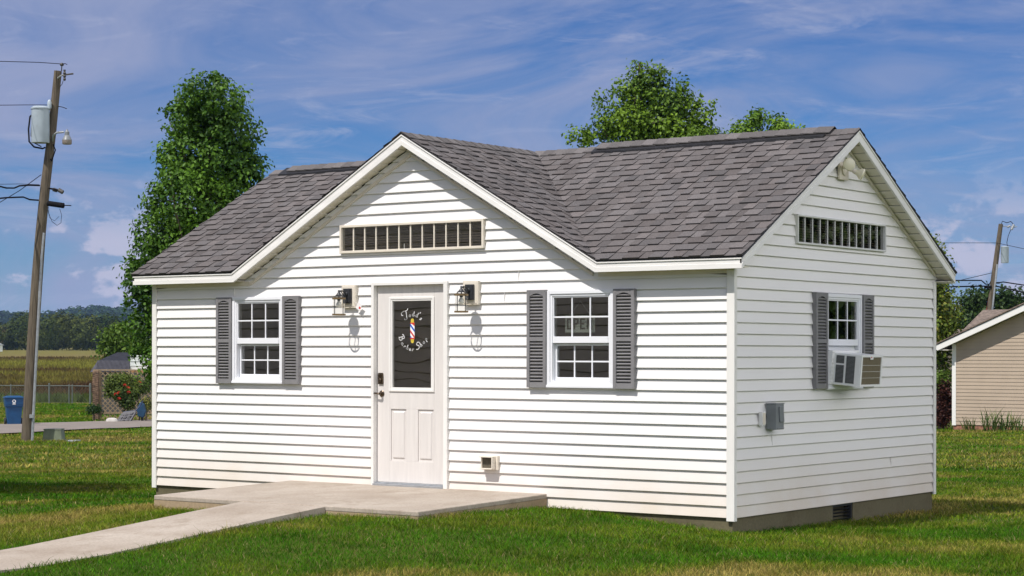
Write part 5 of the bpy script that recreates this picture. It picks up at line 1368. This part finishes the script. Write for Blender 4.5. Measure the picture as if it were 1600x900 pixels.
# ================================================================== right background
# beige house, parallel to the shop
cxy = lw((1489 - 800) / FPX * 57.5, 57.5); gzz = -.70
t = thing('beige_house', 'beige clapboard house with white rake board and brown roof at the right edge', 'house', (cxy[0], cxy[1], gzz))
HE = 2.45; HW = 9.0; HD = 11.0; m_ = .43
b = MB(); kx = 0; ex = .105
z = .12
while z < HE + m_ * HW / 2:
    z1 = min(z + ex, HE + m_ * HW / 2)
    u0 = 0 if z < HE else (z - HE) / m_; v0 = 0 if z1 < HE else (z1 - HE) / m_
    if u0 < HW / 2: b.face([(u0, -.012, z), (HW - u0, -.012, z), (HW - v0, 0, z1), (v0, 0, z1)]); b.face([(u0, -.012, z), (HW - u0, -.012, z), (HW - u0, .004, z), (u0, .004, z)])
    z = z1
z = .12
while z < HE: b.face([(-.012, 0, z), (-.012, HD, z), (0, HD, z + ex), (0, 0, z + ex)]); b.face([(-.012, 0, z), (-.012, HD, z), (.0, HD, z), (0, 0, z)]); z += ex
b.build('wall', M['beige'], t)
b = MB(); b.box(-.02, .10, -.022, .10, .10, HE + .02); b.build('corner_post', M['trim'], t)
b = MB(); b.box(.01, HW - .01, .01, HD - .01, -.3, .12); b.build('brick_base', M['brick'], t)
oh, of = .34, .32
b = MB(); zl = HE - oh * m_ + .02
for s in (0, 1):
    mpx = (lambda u: u) if s == 0 else (lambda u: HW - u)
    b.prism([(mpx(-oh), zl - .04), (mpx(HW / 2), zl + m_ * (HW / 2 + oh) - .04), (mpx(HW / 2), zl + m_ * (HW / 2 + oh) + .15), (mpx(-oh), zl + .13)], -of - .03, -of, lambda u, z, d: (u, d, z))
b.box(-oh - .03, -oh, -of - .03, HD + .3, zl - .02, zl + .13)
b.build('rake_board', M['trim'], t)
b = MB(); b.box(-oh, 0, -of, HD, zl - .03, zl - .01); 
b.idx([(-oh, -of, zl + .0), (HW / 2, -of, zl + m_ * (HW / 2 + oh)), (HW / 2, 0, zl + m_ * (HW / 2 + oh)), (-oh, 0, zl)], [(0, 1, 2, 3)]); b.build('soffit', M['soffit'], t)
b = MB()
for s in (0, 1):
    mpx = (lambda u: u) if s == 0 else (lambda u: HW - u)
    b.prism([(mpx(-oh - .05), zl + .135), (mpx(HW / 2), zl + .16 + m_ * (HW / 2 + oh)), (mpx(HW / 2), zl + .20 + m_ * (HW / 2 + oh)), (mpx(-oh - .05), zl + .17)], -of - .06, HD + .3, lambda u, z, d: (u, d, z))
b.build('roof', M['brown_roof'], t)
# rear hip roof seen above the rake: real block behind
hx0, hx1, hy0, hy1 = at(1497, 520, 63.0), at(1640, 520, 63), 0, 0
rz = at(1540, 483, 66).z - gzz
Lx = lambda u, w_: (at(u, 500, w_) - Vector((cxy[0], cxy[1], 0)))
A0, B0 = Lx(1500, 62), Lx(1700, 60); A1, B1 = Lx(1536, 66), Lx(1690, 64); A2 = Lx(1500, 72); B2 = Lx(1700, 70)
ze = at(1500, 519, 62).z - gzz
b = MB(); f3_ = lambda v, z: (v.x, v.y, z)
b.idx([f3_(A0, ze), f3_(B0, ze), f3_(B1, rz), f3_(A1, rz)], [(0, 1, 2, 3)]); b.idx([f3_(A0, ze), f3_(A1, rz), f3_(A2, ze)], [(0, 1, 2)]); b.idx([f3_(A2, ze), f3_(A1, rz), f3_(B1, rz), f3_(B2, ze)], [(0, 1, 2, 3)])
b.build('rear_roof', M['brown_roof'], t)
# farther house: bit of white gable trim and red-brown roof left of the beige house
base = local(1478, 95); k = K(95); t = thing('far_house', 'distant house with brown roof and white rake just left of the beige house', 'house', base, YAW + .5)
zt = lambda v: CAM[2] - (v - 551.95) * k - base[2]
b = MB(); b.box(-2.2, 5.0, 0, 6, -.2, zt(548)); b.build('wall', M['beige'], t)
b = MB(); b.prism([(-2.6, zt(540)), (1.4, zt(519)), (5.4, zt(540)), (5.4, zt(536)), (1.4, zt(515)), (-2.6, zt(536))], -.35, -.3, lambda u, z, d: (u, d, z)); b.build('rake_board', M['trim'], t)
b = MB(); b.prism([(-2.7, zt(537)), (1.4, zt(515.5)), (5.5, zt(537)), (5.5, zt(535.5)), (1.4, zt(513)), (-2.7, zt(535.5))], -.4, 6.4, lambda u, z, d: (u, d, z)); b.build('roof', M['brown_roof'], t)
# lily plants against the beige wall
lr_ = random.Random(3)
for i, (px_, hgt_, lab) in enumerate(((1515, .45, 'low leafy plants at the brick base left of the taller lilies'), (1545, .78, 'tallest strappy lily clump against the beige wall'), (1560, .6, 'lily clump in the middle of the row by the beige wall'), (1575, .62, 'upright lily clump right of the middle by the beige wall'), (1590, .5, 'spreading lily clump near the right edge by the beige wall'))):
    wv = 56.6 - (px_ - 1489) / 108 * 1.4; base = local(px_, wv); t = thing('lily_plant', lab, 'plant', base, YAW, 'lilies along the beige house')
    b = MB()
    for j in range(34):
        a = lr_.uniform(0, 6.28); h_ = hgt_ * lr_.uniform(.4, 1.05); sp = lr_.uniform(.2, 1.0) * h_; o_ = Vector((lr_.uniform(-.16, .16), lr_.uniform(-.08, .08), 0)); sd = Vector((-math.sin(a), math.cos(a), 0)) * .012
        m1 = o_ + Vector((math.cos(a) * sp * .4, math.sin(a) * sp * .4, h_ * .6)); m2 = o_ + Vector((math.cos(a) * sp, math.sin(a) * sp, h_))
        c = lr_.choice(((.06, .12, .02), (.10, .16, .03), (.20, .18, .06), (.05, .10, .02)))
        b.face([o_ - sd, o_ + sd, m1 + sd, m1 - sd], c); b.face([m1 - sd, m1 + sd, m2], c)
    b.build('foliage', M['leaf'], t)
# far utility pole
w = 92; k = K(w); base = local(1531, w)
t = thing('utility_pole', 'distant leaning utility pole behind the beige house with grey transformer', 'utility pole', base, YAW)
def P(u, v, d=0): return ((u - 1531) * k, d, CAM[2] - (v - 551.95) * k - base[2])
b = MB(); b.tube([P(1530, 640), P(1545, 500), P(1553, 430), P(1563.5, 349)], [.17, .15, .13, .10], 12); b.build('shaft', M['wood_pole'], t, smooth=True)
b = MB(); zt_, zb_ = P(0, 385)[2], P(0, 410)[2]; cx_ = P(1569, 398)[0]; b.lathe([(.17, zb_), (.18, zb_ + .04), (.18, zt_ - .03), (.19, zt_), (.10, zt_ + .04)], (cx_, -.1, 0), 18); b.build('transformer', M['xfmr'], t, smooth=True)
tube_obj('conduit', [P(1549, 484, -.12), P(1555, 430, -.12), P(1557, 412, -.1)], .05, M['galv'], t)
tube_obj('guy_guard', [P(1543, 483, .1), P(1547, 455, .05)], .035, M['orange'], t)
tube_obj('jumper_cable', [P(1564, 350), P(1566, 344.5), P(1573, 347), P(1579, 345), P(1583, 349), P(1582, 353)], .018, M['cable'], t)
tube_obj('jumper_cable', [P(1579, 358), P(1575, 368), P(1573, 378), P(1574, 385)], .014, M['cable'], t)
b = MB(); b.tube([P(1583, 350, -.1), P(1579, 358, -.1)], .06, 8); b.tube([P(1573, 354, -.1), P(1577, 352, -.1)], .05, 8); b.tube([P(1565, 352), P(1584, 354, -.1), P(1588, 353, -.1)], .02, 6); b.build('fuse_cutout', M['galv'], t)
b = MB(); b.tube([P(1537, 448, -.1), P(1548, 447, -.1)], .06, 8); b.tube([P(1556, 441, -.1), P(1561, 441, -.1)], .04, 8); b.build('splice_case', M['cable'], t)
g2 = 'wires on the far utility pole'
line('highest thin wire crossing the far utility pole', [(1300, 374, 80), (1440, 378.5, 86), (1557, 378.5, 92), (1620, 392, 80)], .012, g2)
line('dark cable arriving at the far pole above the lower one', [(1300, 436, 85), (1440, 437.5, 88), (1533, 437, 91.8), (1540, 443, 92), (1546, 443, 92), (1549, 437, 92)], .03, g2)
line('lower dark cable running through the far pole', [(1300, 456, 85), (1440, 448, 88), (1535, 446, 91.8), (1556, 446, 92), (1575, 450, 88), (1640, 465, 75)], .035, g2)
line('dark cable leaving the far pole to the right', [(1559, 441, 92), (1567, 439.5, 91), (1600, 444.5, 86), (1660, 456, 76)], .03, g2)
line('faint wire sloping down to the left of the far pole', [(1551, 425, 92), (1500, 437, 90), (1440, 448, 88), (1300, 470, 84)], .014, g2)

# neighbouring building across the lawn, only seen mirrored in the front glass
t = thing('neighbouring_house', 'grey-brown clapboard house facing the shop from across the lawn', 'house', (-13, -20, -.25))
b = MB(); z = .3
while z < 4.6: b.face([(0, 8.02, z), (15.5, 8.02, z), (15.5, 8.0, z + .17), (0, 8.0, z + .17)]); b.face([(0, 8.02, z), (15.5, 8.02, z), (15.5, 7.975, z - .03), (0, 7.975, z - .03)], (.02,.02,.02)); z += .19
z = .3
while z < 4.6: b.face([(15.52, 0, z), (15.52, 8, z), (15.5, 8, z + .19), (15.5, 0, z + .19)]); z += .19
b.build('wall', M['grey_siding'], t)
b = MB(); b.box(0, 15.48, .02, 7.97, -.2, 4.55); b.build('inner_block', M['ac_dark'], t)
b = MB(); b.prism([(-.4, 4.5), (4, 7.0), (8.4, 4.5), (8.4, 4.62), (4, 7.15), (-.4, 4.62)], -.4, 15.9, lambda u, z, d: (d, u, z)); b.build('roof', M['brown_roof'], t)

# ================================================================== sky, sun, camera
SD = Vector((.22, 1, -1.5)).normalized()      # light travels this way
sun = bpy.data.lights.new('sun', 'SUN'); sun.energy = 4.4; sun.angle = R(.53); sun.color = (1, .95, .90)
so = bpy.data.objects.new('sun', sun); COL.objects.link(so); so.rotation_euler = SD.to_track_quat('-Z', 'Y').to_euler()
el = math.asin(-SD.z); az = math.atan2(-SD.x, -SD.y)
w_ = bpy.data.worlds.new('World'); sc.world = w_; w_.use_nodes = True; nt = w_.node_tree; bg = nt.nodes['Background']
sky = N(nt, 'ShaderNodeTexSky', _sky_type='NISHITA'); sky.sun_disc = False; sky.sun_elevation = el; sky.sun_rotation = az
sky.altitude = 200; sky.air_density = 1.0; sky.dust_density = .25; sky.ozone_density = 3.0
tc = N(nt, 'ShaderNodeTexCoord'); rot = N(nt, 'ShaderNodeMapping'); rot.inputs['Rotation'].default_value = (0, 0, -YAW); nt.links.new(tc.outputs['Generated'], rot.inputs[0])
def cloudnoise(scale, loc, detail, rough, lo, hi, dist=0):
    mp = N(nt, 'ShaderNodeMapping'); mp.inputs['Scale'].default_value = scale; mp.inputs['Location'].default_value = loc; nt.links.new(rot.outputs[0], mp.inputs[0])
    n = N(nt, 'ShaderNodeTexNoise', Scale=1.0, Detail=detail, Roughness=rough, Distortion=dist); nt.links.new(mp.outputs[0], n.inputs['Vector'])
    mr = N(nt, 'ShaderNodeMapRange', _interpolation_type='SMOOTHSTEP'); mr.inputs[1].default_value = lo; mr.inputs[2].default_value = hi; nt.links.new(n.outputs['Fac'], mr.inputs[0]); return mr.outputs[0]
def math_(op, a, b_):
    n = N(nt, 'ShaderNodeMath', _operation=op)
    for i, q in enumerate((a, b_)):
        if isinstance(q, (int, float)): n.inputs[i].default_value = q
        else: nt.links.new(q, n.inputs[i])
    return n.outputs[0]
veil = cloudnoise((5.5, 5.5, 22), (3.1, 0, 1.3), 7, .60, .25, .72, 1.0)
wisp = cloudnoise((13, 13, 60), (1.7, 0, 4.0), 9, .68, .50, .80, 1.2)
cl = math_('MULTIPLY', veil, .95)
sepz = N(nt, 'ShaderNodeSeparateXYZ'); nt.links.new(tc.outputs['Generated'], sepz.inputs[0])
puff = cloudnoise((26, 26, 48), (5.2, 0, 2.0), 7, .58, .50, .60)
low = N(nt, 'ShaderNodeMapRange'); low.inputs[1].default_value = .095; low.inputs[2].default_value = .055; nt.links.new(sepz.outputs['Z'], low.inputs[0])
pf = math_('MULTIPLY', math_('MULTIPLY', puff, low.outputs[0]), .85)
tint = N(nt, 'ShaderNodeMix', _data_type='RGBA', _blend_type='MULTIPLY'); tint.inputs[0].default_value = 1; nt.links.new(sky.outputs[0], tint.inputs[6])
tr_ = N(nt, 'ShaderNodeMapRange'); tr_.inputs[1].default_value = .0; tr_.inputs[2].default_value = .17; nt.links.new(sepz.outputs['Z'], tr_.inputs[0])
tm = N(nt, 'ShaderNodeMix', _data_type='RGBA'); tm.inputs[6].default_value = (.26, .49, .80, 1); tm.inputs[7].default_value = (.16, .37, .70, 1); nt.links.new(tr_.outputs[0], tm.inputs[0]); nt.links.new(tm.outputs[2], tint.inputs[7])
mxa = N(nt, 'ShaderNodeMix', _data_type='RGBA'); mxa.inputs[7].default_value = (2.75, 3.2, 5.0, 1); nt.links.new(cl, mxa.inputs[0]); nt.links.new(tint.outputs[2], mxa.inputs[6])
mxb = N(nt, 'ShaderNodeMix', _data_type='RGBA'); mxb.inputs[7].default_value = (4.8, 4.8, 6.2, 1); nt.links.new(pf, mxb.inputs[0])
mxw = N(nt, 'ShaderNodeMix', _data_type='RGBA'); mxw.inputs[7].default_value = (4.3, 4.5, 5.9, 1); nt.links.new(math_('MULTIPLY', wisp, .50), mxw.inputs[0]); nt.links.new(mxa.outputs[2], mxw.inputs[6]); nt.links.new(mxw.outputs[2], mxb.inputs[6])
hi = N(nt, 'ShaderNodeMapRange', _interpolation_type='SMOOTHSTEP'); hi.inputs[1].default_value = .20; hi.inputs[2].default_value = .55; nt.links.new(sepz.outputs['Z'], hi.inputs[0])
cov = cloudnoise((2.2, 2.2, 2.2), (7.0, 2.0, 1.0), 5, .55, .30, .60)
mxc = N(nt, 'ShaderNodeMix', _data_type='RGBA'); mxc.inputs[7].default_value = (3.4, 3.5, 4.2, 1); nt.links.new(math_('MULTIPLY', math_('MULTIPLY', hi.outputs[0], cov), .9), mxc.inputs[0]); nt.links.new(mxb.outputs[2], mxc.inputs[6])
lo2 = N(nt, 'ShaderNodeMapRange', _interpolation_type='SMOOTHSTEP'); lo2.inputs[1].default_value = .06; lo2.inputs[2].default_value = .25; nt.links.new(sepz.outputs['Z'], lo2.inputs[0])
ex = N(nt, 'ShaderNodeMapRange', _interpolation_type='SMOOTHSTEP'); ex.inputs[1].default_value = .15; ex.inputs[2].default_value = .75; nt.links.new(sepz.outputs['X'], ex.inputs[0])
mxd = N(nt, 'ShaderNodeMix', _data_type='RGBA'); mxd.inputs[7].default_value = (20.5, 20.3, 20.6, 1); up_ = N(nt, 'ShaderNodeMapRange', _interpolation_type='SMOOTHSTEP'); up_.inputs[1].default_value = .72; up_.inputs[2].default_value = .40; nt.links.new(sepz.outputs['Z'], up_.inputs[0])  # very bright cloud bank out of frame, added to light the shaded side wall
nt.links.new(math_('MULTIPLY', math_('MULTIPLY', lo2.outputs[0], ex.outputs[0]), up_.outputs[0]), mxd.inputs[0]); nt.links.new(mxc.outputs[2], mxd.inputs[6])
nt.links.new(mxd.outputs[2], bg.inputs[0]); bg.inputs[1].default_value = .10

HAZE = True
if HAZE:
    b = MB(); c0 = lw(0, 1300); b.box(-2600, 2600, -1750, 1800, -3, 75); o = b.build('haze', None, loc=(c0[0], c0[1], 0), rot=YAW); tag(o, 'thin blue summer haze over the fields', 'haze', kind='stuff')
    hm_ = bpy.data.materials.new('haze_air'); hm_.use_nodes = True; nt = hm_.node_tree; nt.nodes.remove(nt.nodes['Principled BSDF'])
    pv = N(nt, 'ShaderNodeVolumePrincipled'); pv.inputs['Color'].default_value = (.40, .62, 1.0, 1); pv.inputs['Density'].default_value = .00008; pv.inputs['Anisotropy'].default_value = .0
    nt.links.new(pv.outputs[0], nt.nodes['Material Output'].inputs['Volume']); o.data.materials.append(hm_)

cam = bpy.data.cameras.new('camera'); co = bpy.data.objects.new('camera', cam); COL.objects.link(co)
cam.sensor_width = 36; cam.lens = FPX / 1600 * 36; cam.shift_y = (551.95 - 450) / 1600
co.location = tuple(CAM); co.rotation_mode = 'QUATERNION'
q = Matrix(((RT[0], 0, -FW[0]), (RT[1], 0, -FW[1]), (0, 1, 0))).to_quaternion()
from mathutils import Quaternion
co.rotation_quaternion = Quaternion((FW[0], FW[1], 0), -.0014) @ q
cam.clip_end = 9000; cam.clip_start = .1
sc.camera = co
sc.view_settings.view_transform = 'Standard'; sc.view_settings.look = 'None'; sc.view_settings.exposure = .15; sc.view_settings.gamma = 1
sc.render.engine = 'CYCLES'; sc.cycles.max_bounces = 8; sc.cycles.transparent_max_bounces = 12; sc.cycles.volume_bounces = 0
